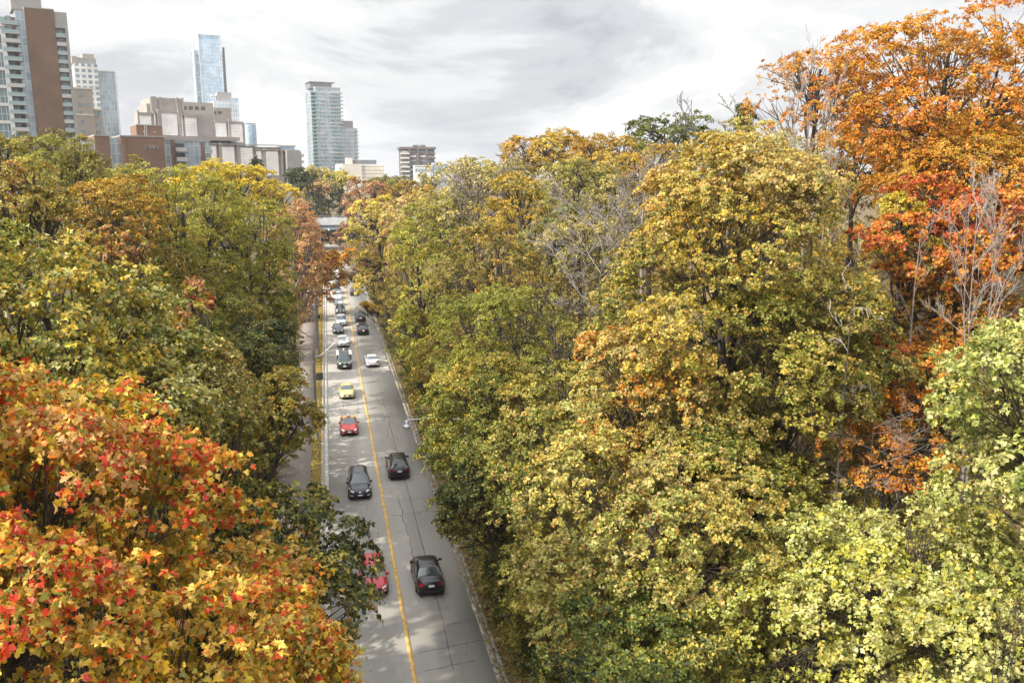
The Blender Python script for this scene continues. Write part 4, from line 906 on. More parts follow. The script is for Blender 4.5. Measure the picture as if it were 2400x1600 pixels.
def granite():
    fr = Frame(351, 227, 380, 33); root = fr.empty('granite_office_building')
    tag(root, 'broad stepped granite building with big bronze mirror windows and roof louvres', 'office building'); uz = fr.uz
    def wall(name, x0, x1, y, d, zb=0, mat=M_GRANITE, back=-34, ye=None):
        u0, z = uz(x0, y, d); u1, _ = uz(x1, y, d); return one(name, fr, mat, root, u0, u1, zb, z, back, d), u0, u1, z
    _, ua, ub, zt = wall('upper_wall', 351, 428, 228, -12)
    wall('upper_wall', 428.5, 499, 239, -11.5); wall('upper_wall', 500, 541, 252, -11, back=-30)
    wall('stair_wall', 343, 350.5, 243, -13)
    for x in (352, 356, 360, 372, 411, 424): u, _ = uz(x, 228, -12); one('rib', fr, M_GRANITE, root, u, u + .9, uz(x, 262, -12)[1], zt + .3, -12, -11.3)
    for x0, x1, y0, y1, d in ((431, 438, 249, 258, -11.5), (442, 452, 249, 258, -11.5), (456.5, 466, 250, 258, -11.5), (471, 481, 250, 259, -11.5), (501.5, 507, 261, 268, -11), (511, 520, 261, 268, -11)):
        u0, z1 = uz(x0, y0, d); u1, z0 = uz(x1, y1, d); one('louvre', fr, M_LOUVRE, root, u0, u1, z0, z1, d, d + .12)
    # middle tier
    wall('middle_wall', 320, 500, 263, -5, back=-11.3); wall('middle_wall', 500.3, 573, 287, -4.6, back=-10.9)
    def pane(x0, x1, y0, y1, d, fm=1.2):
        u0, z1 = uz(x0, y0, d); u1, z0 = uz(x1, y1, d)
        w = one('window', fr, M_MIRROR, root, u0, u1, z0, z1, d, d + .25)
        one('lintel', fr, M_GRANITE, root, u0 - .4, u1 + .4, z1, z1 + fm, d, d + .9)
    for b in ((324, 357, 271, 318), (360, 367, 267, 318), (377, 418, 266, 318), (422, 430, 272, 320), (432, 463, 276, 321)): pane(*b, -5)
    for b in ((504, 532, 288, 327), (539, 570, 291, 334)): pane(*b, -4.6)
    for x0, x1, y, d in ((367.5, 376, 260, -5), (415, 422, 260, -5), (533, 538, 284, -4.6), (320, 324, 263, -5)):
        u0, z = uz(x0, y, d); u1, _ = uz(x1, y, d); one('pier', fr, M_GRANITE, root, u0, u1, 0, z + .6, d + .01, d + 1.6)
    # cornice and lower tier
    u0, z1 = uz(372, 318); u1, z0 = uz(560, 331)
    one('cornice', fr, M_GRANITE, root, u0, u1, z0, z1, -4.5, 1.6)
    wall('lower_wall', 385, 560, 333, 0, back=-4.4); wall('lower_wall', 560.2, 660, 344, -.5, back=-20); wall('lower_wall', 660.2, 706, 356, -1, back=-22)
    for b in ((493, 510, 342, 405), (518, 552, 344, 410), (561.5, 595, 346, 410)): pane(*b, 0 if b[0] < 560 else -.5, .8)
    for b in ((600, 618, 354, 410), (621, 654, 355, 412)): pane(*b, -.5, .8)
    pane(661, 688, 357, 412, -1, .8)
    for x0, x1, y, d in ((510.5, 517, 335, 0), (553, 560, 336, 0), (613, 620, 346, -.5), (655, 660, 347, -.5)):
        u0, z = uz(x0, y, d); u1, _ = uz(x1, y, d); one('pier', fr, M_GRANITE, root, u0, u1, 0, z, d + .3, d + 1.5)
    for x0, x1, y0, y1, d in ((491, 658, 337, 342, 1.0), (596, 698, 350, 354, .8)):
        u0, z1 = uz(x0, y0, d); u1, z0 = uz(x1, y1, d); one('cornice', fr, M_GRANITE, root, u0, u1, z0, z1, -.4, d + .9)
    # rounded balcony end
    f2 = Frame(706, 352, 412, 33); r2 = f2.empty('balcony_apartment_block'); tag(r2, 'small grey block with curved balconies behind the right end of the granite building', 'apartment block')
    v0, w0 = f2.uz(672, 352); v1, _ = f2.uz(704, 352)
    one('wall', f2, M_GREY, r2, v0, v1, 0, w0, -14, -.2)
    v2, w2 = f2.uz(667, 343); v3, _ = f2.uz(697, 343); one('penthouse', f2, M_GLASSBLUE, r2, v2, v3, w0, w2, -10, -4)
    one('penthouse_roof', f2, M_GREY, r2, v2 - .5, v3 + .5, w2, w2 + .5, -10.5, -3.5)
    for k in range(6): balcony(f2, r2, v1 - 1.5, v1 + 1.9, w0 - 3 - k * 2.9, 2.0, M_RAILC, d0=-3)
granite()

def glass_tower():
    fr = Frame(465, 90, 760, 26); root = fr.empty('tall_glass_tower')
    tag(root, 'tallest slim blue glass tower standing behind the granite building', 'skyscraper'); uz = fr.uz
    u0, z = uz(465, 90); u1, _ = uz(517, 92)
    g = grid_mat('tower_glass', 1.9, 3.1, ((.58, .70, .82), (.42, .55, .68)), (.34, .44, .54), .35, .12, .9, .15)
    one('glass_front', fr, g, root, u0, u1, 0, z, -24, 0)
    a, za = uz(453, 107, -3); b, _ = uz(524, 107, -3)
    one('wing_glass', fr, M_GLASSBLUE, root, a, u0, 0, za - 4, -22, -3); one('wing_glass', fr, M_GLASSBLUE, root, u1, b, 0, za - 4, -22, -3)
    one('corner_fin', fr, M_WHITE, root, a - .5, a + .5, 0, za, -8, -2.4); one('corner_fin', fr, M_ROOFGREY, root, b - .5, b + .5, 0, za, -8, -2.4)
    one('crown_screen', fr, M_GLASSBLUE, root, u0 + .3, u1 - .3, z, z + 3.4, -1.2, -.8)
    for q in (0, 1): u = u0 if q == 0 else u1; one('edge_strip', fr, M_WHITE, root, u - .35, u + .35, 0, z + 3.6, -.9, .3)
    k = 0; zz = za - 8
    while zz > 60 and k < 44:
        m = MB(); m.box(fr, a + .5, u0 - .36, zz, zz + 1.2, -3, -1.4); m.build('balcony', M_GLASSBLUE, root)
        m = MB(); m.box(fr, u1 + .36, b - .5, zz, zz + 1.2, -3, -1.4); m.build('balcony', M_ROOFGREY, root)
        zz -= 3.1; k += 1
    # stepped neighbour
    fr = Frame(501, 236, 600, 26); root = fr.empty('stepped_glass_tower'); tag(root, 'shorter blue glass tower with grey roof box beside the tallest tower', 'office tower'); uz = fr.uz
    u0, z = uz(500, 236); u1, _ = uz(559, 240)
    one('glass_front', fr, grid_mat('banded_glass', 1.7, 3.1, ((.44, .52, .60), (.32, .41, .50)), (.62, .65, .67), .9, .15, .8, .1), root, u0, u1, 0, z, -22, 0)
    a, za = uz(509, 216, -4); b, _ = uz(542, 218, -4); one('roof_box', fr, M_GREY, root, a, b, z, za, -16, -4)
    a, za = uz(543, 230, -3); b, _ = uz(558, 231, -3); one('roof_screen', fr, M_GLASSBLUE, root, a, b, z, za, -14, -3)
    a, za = uz(495, 222, -5); b, _ = uz(508, 222, -5); one('roof_canopy', fr, M_WHITE, root, a, b, za - 1, za, -12, -5)
    # rounded one
    o, dep = at(586, 292, 560); r = 13.5 * dep / 2000; root = empty('round_glass_building', (o[0], o[1], 18)); tag(root, 'small rounded blue glass building right of the granite blocks', 'office building')
    m = MB(); h = o[2] - 18; n = 24
    for i in range(n):
        a0, a1 = 2 * math.pi * i / n, 2 * math.pi * (i + 1) / n
        p = [(r * math.cos(t), r * math.sin(t)) for t in (a0, a1)]
        m.quad([(*p[0], 0), (*p[1], 0), (*p[1], h), (*p[0], h)], [(a0 * r, 0), (a1 * r, 0), (a1 * r, h), (a0 * r, h)])
    m.quad([(r * math.cos(2 * math.pi * i / n), r * math.sin(2 * math.pi * i / n), h) for i in range(n)], [(0, 0)] * n)
    m.build('glass_wall', M_GLASSBLUE, root)
    m = MB(); m.quad([((r + .4) * math.cos(2 * math.pi * i / n), (r + .4) * math.sin(2 * math.pi * i / n), h + .6) for i in range(n)], [(0, 0)] * n); m.build('roof_edge', M_ROOFGREY, root)
glass_tower()

def condo_tower():
    fr = Frame(738, 205, 700, 26); root = fr.empty('glass_condominium_tower')
    tag(root, 'grey glass condominium tower ringed by balconies above the road bridge', 'apartment tower'); uz = fr.uz
    u0, z = uz(738, 206); u1, _ = uz(797, 209); um, _ = uz(768, 207)
    g = grid_mat('condo_glass', 1.5, 2.9, ((.40, .48, .52), (.20, .27, .31)), (.46, .50, .52), .5, .12, .9, .15)
    one('glass_front', fr, g, root, u0, u1, 0, z, -26, 0)
    a, za = uz(721, 206, -6); one('glass_side', fr, M_GLASSGREEN, root, a + 2, u0, 0, z - 2, -24, -4)
    c, zc = uz(724, 196, -8); e, _ = uz(777, 199, -5); one('roof_plant', fr, M_ROOFGREY, root, c, e, z, zc + 1, -20, -5)
    one('roof_slab', fr, M_SLAB, root, c - 1, e + 3, zc + 1, zc + 1.6, -21, -4)
    one('roof_edge', fr, M_SLAB, root, u0 - .2, u1 + .2, z, z + .8, -26, .3)
    k = 0; zz = z - 4
    while k < 32 and zz > 2:
        m = MB(); m.box(fr, a + .4, u0 + 1.5, zz, zz + 1.1, -3.99, 1.3 if k % 2 else .9); m.build('balcony', M_RAIL, root)
        m = MB(); m.box(fr, um + 1.2, u1 + 1.6, zz, zz + .9, -.1, 1.5); m.build('balcony', M_RAIL if k % 4 else M_SLAB, root)
        if k % 3 != 1: m = MB(); m.box(fr, u0 + 3, um - 2.5, zz, zz + .35, 0, .8); m.build('ledge', M_SLAB, root)
        zz -= 2.9; k += 1
    # annex
    fa = Frame(800, 300, 715, 26); ra = fa.empty('condominium_annex'); tag(ra, 'lower grey glass annex tower attached right of the glass condominium tower', 'apartment tower')
    v0, w = fa.uz(798, 300); v1, _ = fa.uz(837, 302)
    one('glass_front', fa, grid_mat('annex_glass', 1.6, 2.9, ((.40, .45, .50), (.25, .30, .36)), (.50, .52, .54), .55, .15, .8, .1), ra, v0, v1, 0, w, -22, 0)
    a, wa = fa.uz(798, 283, -3); b, _ = fa.uz(827, 284, -3); one('roof_box', fa, M_GREY, ra, a, b, w, wa, -18, -3)
    for k in range(28):
        zz = w - 3 - k * 2.9
        if zz < 2: break
        m = MB(); m.box(fa, v1 - 2.5, v1 + .9, zz, zz + .8, -.1, 1.0); m.build('balcony', M_SLAB, ra)
condo_tower()

def low_far():
    fr = Frame(802, 378, 420, 20); root = fr.empty('cream_flat_block'); tag(root, 'low cream building with grey roof sheds at the foot of the condominium towers', 'apartment block'); uz = fr.uz
    u0, z = uz(802, 384); um, _ = uz(848, 386); u1, _ = uz(900, 388)
    g = grid_mat('cream_bands', 40, 1.7, ((.60, .56, .48), (.60, .56, .48)), (.34, .31, .27), .35, .8, .3)
    one('blank_wall', fr, M_CREAM, root, u0, um, 0, z, -22, 0); one('banded_wall', fr, g, root, um, u1, 0, z - .6, -20, -.4)
    a, za = uz(823, 375, -3); b, _ = uz(882, 377, -3); one('roof_shed', fr, M_ROOFGREY, root, a, b, z, za, -14, -3)
    a, za = uz(812, 370, -2); b, _ = uz(826, 372, -2); one('stair_head', fr, M_CREAM, root, a, b, z, za, -6, -2)
    for k in range(4): balcony(fr, root, u0 - 1.6, u0 + 1.2, z - 3 - k * 2.8, 1.2, M_RAILC, d0=-1.5)
    # brown tower block
    fr = Frame(940, 349, 600, 12); root = fr.empty('brown_tower_block'); tag(root, 'dark brown apartment block with white window bands and twin roof boxes', 'apartment block'); uz = fr.uz
    u0, z = uz(940, 350); u1, _ = uz(1018, 351)
    one('wall', fr, M_BROWN, root, u0, u1, 0, z, -20, 0); one('roof_edge', fr, M_BROWN, root, u0 - 1, u1 + 1, z, z + 1.6, -21, 1.2)
    for x0, x1 in ((968.5, 981), (985, 997)):
        a, za = uz(x0, 340, -4); b, _ = uz(x1, 340, -4); one('roof_box', fr, M_BROWN, root, a, b, z + 1.6, za, -12, -4)
    w = u1 - u0
    for k in range(7):
        zz = z - 3.4 - k * 3.0
        for q0, q1 in ((.03, .20), (.27, .44), (.56, .73), (.80, .97)):
            one('window', fr, M_WIN if (k + int(q0 * 10)) % 3 else M_WHITE, root, u0 + w * q0, u0 + w * q1, zz + 1.2, zz + 2.3, 0, .1)
        for q0, q1 in ((0, .21), (.79, 1.0)):
            m = MB(); m.box(fr, u0 + w * q0 - .6, u0 + w * q1 + .6, zz, zz + 1.0, .11, 1.5); m.build('balcony', M_WHITE if q0 == 0 else M_BROWN, root)
    m = MB()
    for q in (.235, .5, .765): m.box(fr, u0 + w * q - .9, u0 + w * q + .9, 0, z, .12, 1.0)
    m.build('pilaster', M_BROWN, root)
    for x0, x1, y, lab, mat in ((972, 1014, 390, 'low white flat roofed building in front of the brown tower block', M_WHITE), (1016, 1049, 385, 'small pale glassy building right of the brown tower block', M_GLASSPALE)):
        fr = Frame(x0, y, 520, 10); root = fr.empty('flat_roofed_building'); tag(root, lab, 'building'); u0, z = fr.uz(x0, y); u1, _ = fr.uz(x1, y)
        one('wall', fr, mat, root, u0, u1, 0, z, -14, 0); one('roof_edge', fr, M_WHITE, root, u0 - .2, u1 + .2, z, z + .6, -14, .3)
        for k in range(6): q = u0 + (u1 - u0) * (k + .2) / 6; one('window', fr, M_WIN, root, q, q + (u1 - u0) / 9, z - 3.2, z - 1.4, 0, .1)
low_far()
# ------------------------------------------------------------------ bridge and street furniture
class RoadFrame:
    """u across the road (to the right), z up, d towards the camera; origin on the centre line at s"""
    def __init__(s, sv): x, y = rw(sv, 0); s.o = (x, y, 0); s.u = np.array([RN[0], RN[1], 0]); s.n = -np.array([RD[0], RD[1], 0])
    def P(s, u, z, d): return tuple(s.u * u + s.n * d + np.array([0, 0, z]))
M_BRG = plain('bridge_parapet', (.44, .45, .46), .7, var=.08, scale=.5)
M_BRG2 = plain('bridge_girder', (.22, .26, .29), .6, var=.12, scale=.5)
def bridge():
    f = RoadFrame(307); root = empty('road_bridge', f.o); tag(root, 'pale concrete road bridge spanning the valley at the far end of the road', 'bridge')
    one('parapet', f, M_BRG, root, -42, 42, 8.9, 11.2, 0, .4); one('deck', f, M_BRG2, root, -42, 42, 8.2, 8.9, -12, -.4)
    one('girder', f, M_BRG2, root, -42, 42, 7.3, 8.19, -1.2, -.1); one('girder', f, M_BRG2, root, -42, 42, 7.0, 8.19, -11.5, -10.5)
    one('parapet', f, M_BRG, root, -42, 42, 8.91, 11.0, -12.4, -12.01)
    rl = MB(); rl.box(f, -42, 42, 12.0, 12.1, .1, .25)
    for k in range(29): rl.box(f, -41.9 + k * 2.99, -41.82 + k * 2.99, 11.2, 12.0, .1, .25)
    rl.build('railing', M_STEEL, root)
    for u in (-9.5, 8.2): one('pier', f, M_BRG2, root, u - .8, u + .8, -.3, 6.99, -11.4, -.4)
    for u in (-26, 24): one('abutment', f, M_BRG2, root, u - 6, u + 6, -.3, 6.99, -12, -.2)
    br = MB()
    for k in range(12):
        u = -30 + k * 5; br.box(f, u, u + .35, 5.6, 6.98, -6, -5.6)
    br.box(f, -30, 28, 5.3, 5.6, -6, -5.6); br.build('bracing', M_DARK, root)
    for u in (-5.6, 2.1):
        lp = MB(); lp.box(f, u - .07, u + .07, 11.2, 13.0, .1, .24); lp.build('lamp_post', M_DARK, root)
bridge()

def pole_tube(t, pts, r, sides=8):
    pts = np.array(pts, float)[None]; R = np.array(r, float)[None] if not np.isscalar(r) else np.full((1, pts.shape[1]), r)
    t.add(pts, R, sides)
def lathe(name, prof, mat, parent, loc=(0, 0, 0), n=16):
    V, F = [], []
    for r, z in prof:
        for k in range(n): a = 2 * math.pi * k / n; V.append((loc[0] + r * math.cos(a), loc[1] + r * math.sin(a), loc[2] + z))
    for i in range(len(prof) - 1):
        for k in range(n): F.append((i * n + k, i * n + (k + 1) % n, (i + 1) * n + (k + 1) % n, (i + 1) * n + k))
    me = bpy.data.meshes.new(name); me.from_pydata(V, [], F + [tuple(range(n - 1, -1, -1)), tuple(range((len(prof) - 1) * n, len(prof) * n))]); me.materials.append(mat); me.update()
    for p in me.polygons: p.use_smooth = len(p.vertices) == 4
    return link(name, me, parent)
M_LAMPGLASS = plain('lamp_glass', (.72, .72, .68), .25)
M_POLE = plain('weathered_pole', (.20, .19, .175), .85, var=.2, scale=4)
def lamp_head(parent, loc):
    h = lathe('lamp_head', [(.05, .42), (.16, .36), (.19, .18), (.24, .10), (.40, .0), (.40, -.05), (.30, -.06)], M_STEEL, parent, loc)
    lathe('lamp_bowl', [(.30, -.06), (.27, -.2), (.16, -.3), (.03, -.33)], M_LAMPGLASS, h, loc); return h
def street():
    # transformer pole
    g = ground(748, 893); s_, t_ = st(g[0], g[1]); s_, t_ = 124.0, -5.45; x, y = rw(s_, t_)
    root = empty('utility_pole', (x, y, .1)); tag(root, 'wooden utility pole with transformer can and top lamp on the verge', 'utility pole')
    T = Tubes(); pole_tube(T, [(0, 0, -.2), (0, 0, 4), (0, 0, 8.6)], [.19, .17, .13]); T.build('pole', M_POLE, root)
    lathe('transformer', [(.05, 0), (.32, .02), (.32, .9), (.25, .98), (.05, 1.0)], M_STEEL, root, (-.35, -.1, 7.0))
    one('crossarm', type('F', (), {'P': staticmethod(lambda u, z, d: (u, -d, z))}), M_POLE, root, -.7, .7, 8.3, 8.45, -.07, .07)
    T = Tubes(); pole_tube(T, [(0, 0, 7.6), (1.2, .1, 8.1), (2.6, .25, 8.3)], [.05, .045, .04]); T.build('arm', M_STEEL, root)
    lamp_head(root, (2.75, .27, 8.0)); lathe('switch_box', [(.16, 0), (.16, .55)], M_DARK, root, (.28, -.1, 5.9), 8)
    # street lamp with a long curved arm, nearer
    x, y = rw(85.0, -5.35); root = empty('street_lamp', (x, y, .1)); tag(root, 'street lamp with a long curved arm over the tow truck', 'street lamp')
    T = Tubes(); pole_tube(T, [(0, 0, -.2), (0, 0, 5), (0, 0, 9.0)], [.16, .13, .10]); T.build('pole', M_POLE, root)
    T = Tubes(); pole_tube(T, [(0, 0, 8.3), (.7, .15, 8.5), (1.5, .32, 9.2), (2.3, .5, 9.9), (3.2, .7, 10.1)], .05, 6); T.build('arm', M_STEEL, root)
    lamp_head(root, (3.3, .72, 9.8))
    T = Tubes(); pole_tube(T, [(0, 0, 7.4), (.9, .18, 3.6), (1.6, .3, 0)], .022, 5); T.build('guy_wire', M_STEEL, root)
    # back of a road sign
    x, y = rw(103.0, -5.15); root = empty('road_sign', (x, y, .1), ROAD_YAW); tag(root, 'black back of a square road sign beside the tow truck', 'road sign')
    P_ = type('F', (), {'P': staticmethod(lambda u, z, d: (u, -d, z))})
    T = Tubes(); pole_tube(T, [(0, .05, -.1), (0, .05, 2.6)], .035, 6); T.build('post', M_STEEL, root); one('panel', P_, M_DARK, root, -.42, .42, 1.75, 2.65, -.01, .03)
    # lamp reaching out of the trees on the right
    o, _ = at(953, 1000, 62); gz = 0; tx, ty = rw(st(o[0], o[1])[0] + .5, 6.3)
    root = empty('street_lamp', (tx, ty, 0.2)); tag(root, 'street lamp poking out of the trees on the right of the road', 'street lamp')
    T = Tubes(); h = o[2]; dx, dy = o[0] - tx, o[1] - ty; pole_tube(T, [(0, 0, -.3), (0, 0, h * .5), (0, 0, h + .2)], [.15, .13, .09]); T.build('pole', M_POLE, root)
    T = Tubes(); pole_tube(T, [(0, 0, h - .1), (dx * .5, dy * .5, h + .35), (dx, dy, h + .3)], .05, 6); T.build('arm', M_STEEL, root); lamp_head(root, (dx, dy, h - .1))
    # far lamp before the bridge
    x, y = rw(268, -5.6); root = empty('street_lamp', (x, y, .1)); tag(root, 'far street lamp silhouetted against the dark bridge opening', 'street lamp')
    T = Tubes(); pole_tube(T, [(0, 0, -.2), (0, 0, 9.5)], [.16, .12], 6); T.build('pole', M_STEEL, root)
    T = Tubes(); pole_tube(T, [(0, 0, 9.3), (1.2, .2, 9.7), (2.5, .5, 9.7)], .09, 5); T.build('arm', M_STEEL, root); lamp_head(root, (2.6, .5, 9.5))
street()
def painted_sun_patch():
    """sun patch on the right lane, painted as pale streaks"""
    rng = np.random.default_rng(3); V, F = [], []
    for k in range(44):
        s = 121 + rng.normal(0, 4.5); t0 = 4.15 - abs(rng.normal(0, .3)); t1 = t0 - rng.uniform(.6, 3.6); w = rng.uniform(.05, .28); n = 8; b = len(V)
        for i in range(n + 1):
            q = i / n; t = t0 + (t1 - t0) * q; ss = s + 1.2 * q * rng.normal(.3, .2); ww = w * (1 - .75 * q) * rng.uniform(.6, 1.2)
            for e in (-1, 1): x, y = rw(ss + e * ww, t); V.append((x, y, .0015 + .00006 * k))
        F += [(b + 2 * i, b + 2 * i + 1, b + 2 * i + 3, b + 2 * i + 2) for i in range(n)]
    tag(mesh_np('sun_patch_streaks', V, F, M_SUNPATCH), kind='structure')
painted_sun_patch()
# ------------------------------------------------------------------ cars
PAINT = {}
def paint(name, col, metal=0.0):
    if name not in PAINT:
        PAINT[name] = plain('paint_' + name, col, .28, metal, .3, coat=.35)
    return PAINT[name]
M_CARGLASS = plain('car_glass', (.035, .045, .05), .05, 0, .9)
M_TYRE = plain('tyre', (.018, .018, .018), .85)
M_RIM = plain('wheel_rim', (.42, .42, .43), .3, .7)
M_TRIM = plain('black_trim', (.022, .022, .024), .5)
M_CHROME = plain('chrome', (.75, .75, .75), .15, 1.0)
M_HEAD = plain('headlight_lens', (.72, .74, .74), .1, 0, .9)
M_TAIL = plain('tail_light_lens', (.34, .012, .015), .15, 0, .8)
M_PLATE = plain('licence_plate', (.78, .78, .76), .5)
M_UNDER = plain('underbody', (.012, .012, .012), .9)
M_BADGE = plain('badge', (.7, .7, .72), .2, .9)

STY = {  # length, width, height, sill; belt profile over q (-1 tail .. 1 nose); roof profile over q
 'sedan': dict(L=4.75, W=1.84, H=1.45, top=[(-1, .74), (-.985, .96), (-.9, 1.03), (-.62, 1.05), (-.3, .98), (.32, .97), (.44, .97), (.62, .93), (.82, .85), (.95, .74), (1, .62)], roof=[(-.70, 0), (-.34, .90), (-.10, 1), (.10, .96), (.46, 0)], side=(-.50, -.06, .31)),
 'suv': dict(L=4.65, W=1.88, H=1.72, top=[(-1, .82), (-.985, 1.02), (-.93, 1.08), (-.6, 1.07), (-.3, 1.05), (.34, 1.06), (.46, 1.07), (.64, 1.03), (.85, .96), (.95, .86), (1, .72)], roof=[(-.955, 0), (-.82, .86), (-.55, .98), (0, 1), (.16, .95), (.50, 0)], side=(-.78, -.12, .36)),
 'hatch': dict(L=4.1, W=1.72, H=1.50, top=[(-1, .78), (-.985, .96), (-.92, 1.0), (-.6, 1.0), (-.3, .98), (.38, .97), (.50, .97), (.66, .92), (.86, .82), (.95, .72), (1, .60)], roof=[(-.93, 0), (-.76, .84), (-.45, .98), (0, 1), (.16, .95), (.55, 0)], side=(-.70, -.10, .38)),
 'pickup': dict(L=5.4, W=1.98, H=1.92, top=[(-1, .95), (-.99, 1.06), (-.9, 1.08), (-.2, 1.08), (.1, 1.12), (.34, 1.15), (.44, 1.16), (.66, 1.14), (.86, 1.10), (.96, 1.04), (1, .9)], roof=[(-.02, 0), (.0, .9), (.05, .98), (.20, 1), (.26, .96), (.44, 0)], side=(.03, .10, .36)),
}
def make_car(name, label, style, mat, s, t, facing, group, *, roof_mat=None, tail=True, rails=False, lamp_on=False, yaw=0.0, scale=1.0, extra=None, glass=None):
    """facing +1: drives away along the road (tail to the camera); -1: comes towards the camera"""
    S = STY[style]; L, W, H = S['L'], S['W'], S['H']; hl = L / 2
    x, y = rw(s, t)
    root = empty(name, (x, y, .001), ROAD_YAW + (0 if facing > 0 else math.pi) + yaw); tag(root, label, 'car', group); root.scale = (scale,) * 3
    tq = np.array(S['top']); rq = np.array(S['roof'])
    def smooth_interp(q, tab):
        v = np.interp(q, tab[:, 0], tab[:, 1]); e = .035
        return (v + np.interp(q - e, tab[:, 0], tab[:, 1]) + np.interp(q + e, tab[:, 0], tab[:, 1])) / 3
    # lower body
    q = np.sin(np.linspace(-math.pi / 2, math.pi / 2, 41)); q[0], q[-1] = -.9995, .9995
    ph = np.linspace(0, math.pi, 21)
    def body_ring(qq, n=5.5):
        hw = W / 2 * (1 - abs(qq) ** 9) ** (1 / 3.2); hw *= 1 - .035 * abs(qq) ** 2
        zt = float(smooth_interp(qq, tq)); zb = .24 + .10 * max(0, abs(qq) - .8) / .2
        cx = np.sign(np.cos(ph)) * np.abs(np.cos(ph)) ** (2 / n) * hw; zz = zb + (zt - zb) * np.abs(np.sin(ph)) ** (2 / n)
        tum = 1 - .06 * np.clip((zz - .65) / .5, 0, 1)
        return np.stack([cx * tum, np.full_like(cx, qq * hl), zz], 1)
    rings = np.array([body_ring(v) for v in q]); n, m = rings.shape[:2]
    V = list(map(tuple, rings.reshape(-1, 3))); F = []
    for i in range(n - 1):
        for j in range(m - 1): F.append((i * m + j, (i + 1) * m + j, (i + 1) * m + j + 1, i * m + j + 1))
        F.append((i * m + m - 1, (i + 1) * m + m - 1, (i + 1) * m, i * m))
    F.append(tuple(range(m))); F.append(tuple(range((n - 1) * m + m - 1, (n - 1) * m - 1, -1)))
    # cabin
    y0, y1 = rq[0, 0], rq[-1, 0]; belt = float(np.interp((y0 + y1) / 2, tq[:, 0], tq[:, 1])) - .06
    wb, wr = W / 2 * .925, W / 2 * .72
    def cab(qq, p, off=0.0):
        hmax = H - belt; h = max(.002, float(np.interp(qq, rq[:, 0], rq[:, 1]) * .5 + .25 * np.interp(qq - .02, rq[:, 0], rq[:, 1]) + .25 * np.interp(qq + .02, rq[:, 0], rq[:, 1])) * hmax)
        e = 2 / 5.0; zz = h * abs(math.sin(p)) ** e; cxx = math.copysign(abs(math.cos(p)) ** e, math.cos(p))
        return np.array([cxx * (wb - (wb - wr) * zz / hmax), qq * hl, belt + zz])
    gq = np.linspace(y0, y1, 33); gp = np.linspace(0, math.pi, 25); b = len(V)
    for v in gq:
        for p in gp: V.append(tuple(cab(v, p)))
    for i in range(32):
        for j in range(24): F.append((b + i * 25 + j, b + (i + 1) * 25 + j, b + (i + 1) * 25 + j + 1, b + i * 25 + j + 1))
    me = bpy.data.meshes.new('body'); me.from_pydata(V, [], F); me.materials.append(mat); me.update()
    for p in me.polygons: p.use_smooth = True
    body = link('body', me, root)
    def cpatch(nm, qa, qb, pa, pb, mt, parent, nq=10, npp=10, off=.008, taper=0):
        VV, FF = [], []
        for i in range(nq + 1):
            for j in range(npp + 1):
                qq = qa + (qb - qa) * i / nq; w = 1 - taper * (1 - i / nq); p = (pa + pb) / 2 + (pa + (pb - pa) * j / npp - (pa + pb) / 2) * w
                a = cab(qq, p); dq = cab(qq + .004, p) - cab(qq - .004, p); dp = cab(qq, p + .01) - cab(qq, p - .01)
                nn = np.cross(dp, dq); l = np.linalg.norm(nn); nn = nn / l if l > 1e-9 else np.array([0, 0, 1.])
                if nn @ (a - np.array([0, a[1], belt])) < 0: nn = -nn
                VV.append(tuple(a + nn * off))
        for i in range(nq):
            for j in range(npp): FF.append((i * (npp + 1) + j, i * (npp + 1) + j + 1, (i + 1) * (npp + 1) + j + 1, (i + 1) * (npp + 1) + j))
        mm = bpy.data.meshes.new(nm); mm.from_pydata(VV, [], FF); mm.materials.append(mt); mm.update()
        for p in mm.polygons: p.use_smooth = True
        return link(nm, mm, parent)
    G = glass or M_CARGLASS; D = math.radians
    fh = rq[-2, 0]; rh = rq[1, 0]
    cpatch('windscreen', y1 - .035, fh + .02, D(34), D(146), G, root)
    if style != 'pickup': cpatch('rear_window', y0 + (.10 if style == 'sedan' else .025), rh - (.03 if style == 'sedan' else .0), D(36), D(144), G, root)
    qa, qm, qb = S['side']
    for sg in (0, 1):
        for a, c in ((qa, qm - .012), (qm + .012, qb)):
            if sg == 0: cpatch('side_window', a, c, D(.4), D(24), G, root, 6, 8)
            else: cpatch('side_window', a, c, D(156), D(179.6), G, root, 6, 8)
    if roof_mat: cpatch('roof_panel', rh + .02, fh - .02, D(36), D(144), roof_mat, root, off=.006)
    # front and rear details laid on the bumper surfaces
    dgm = BVHTree.FromPolygons([tuple(v) for v in V], F)
    def project(nm, sg, pts, mt, parent, off=.012, nx=6, nz=4):
        """patch with corner points (x, z) as (x0, x1, z00, z01, z10, z11) on the nose (sg=1) or tail (-1)"""
        x0, x1, a0, a1, c0, c1 = pts; VV, FF = [], []
        for i in range(nx + 1):
            for j in range(nz + 1):
                k = i / nx; xx = x0 + (x1 - x0) * k; lo = a0 + (c0 - a0) * k; hi = a1 + (c1 - a1) * k; zz = lo + (hi - lo) * j / nz
                h = dgm.ray_cast(Vector((xx, sg * 6, zz)), Vector((0, -sg, 0)))
                yy = h[0].y if h[0] is not None else sg * hl * .9
                VV.append((xx, yy + sg * off, zz))
        for i in range(nx):
            for j in range(nz): FF.append((i * (nz + 1) + j, (i + 1) * (nz + 1) + j, (i + 1) * (nz + 1) + j + 1, i * (nz + 1) + j + 1))
        mm = bpy.data.meshes.new(nm); mm.from_pydata(VV, [], FF); mm.materials.append(mt); mm.update(); return link(nm, mm, parent)
    zh = float(np.interp(.95, tq[:, 0], tq[:, 1])); zr = float(np.interp(-.985, tq[:, 0], tq[:, 1])); w2 = W / 2
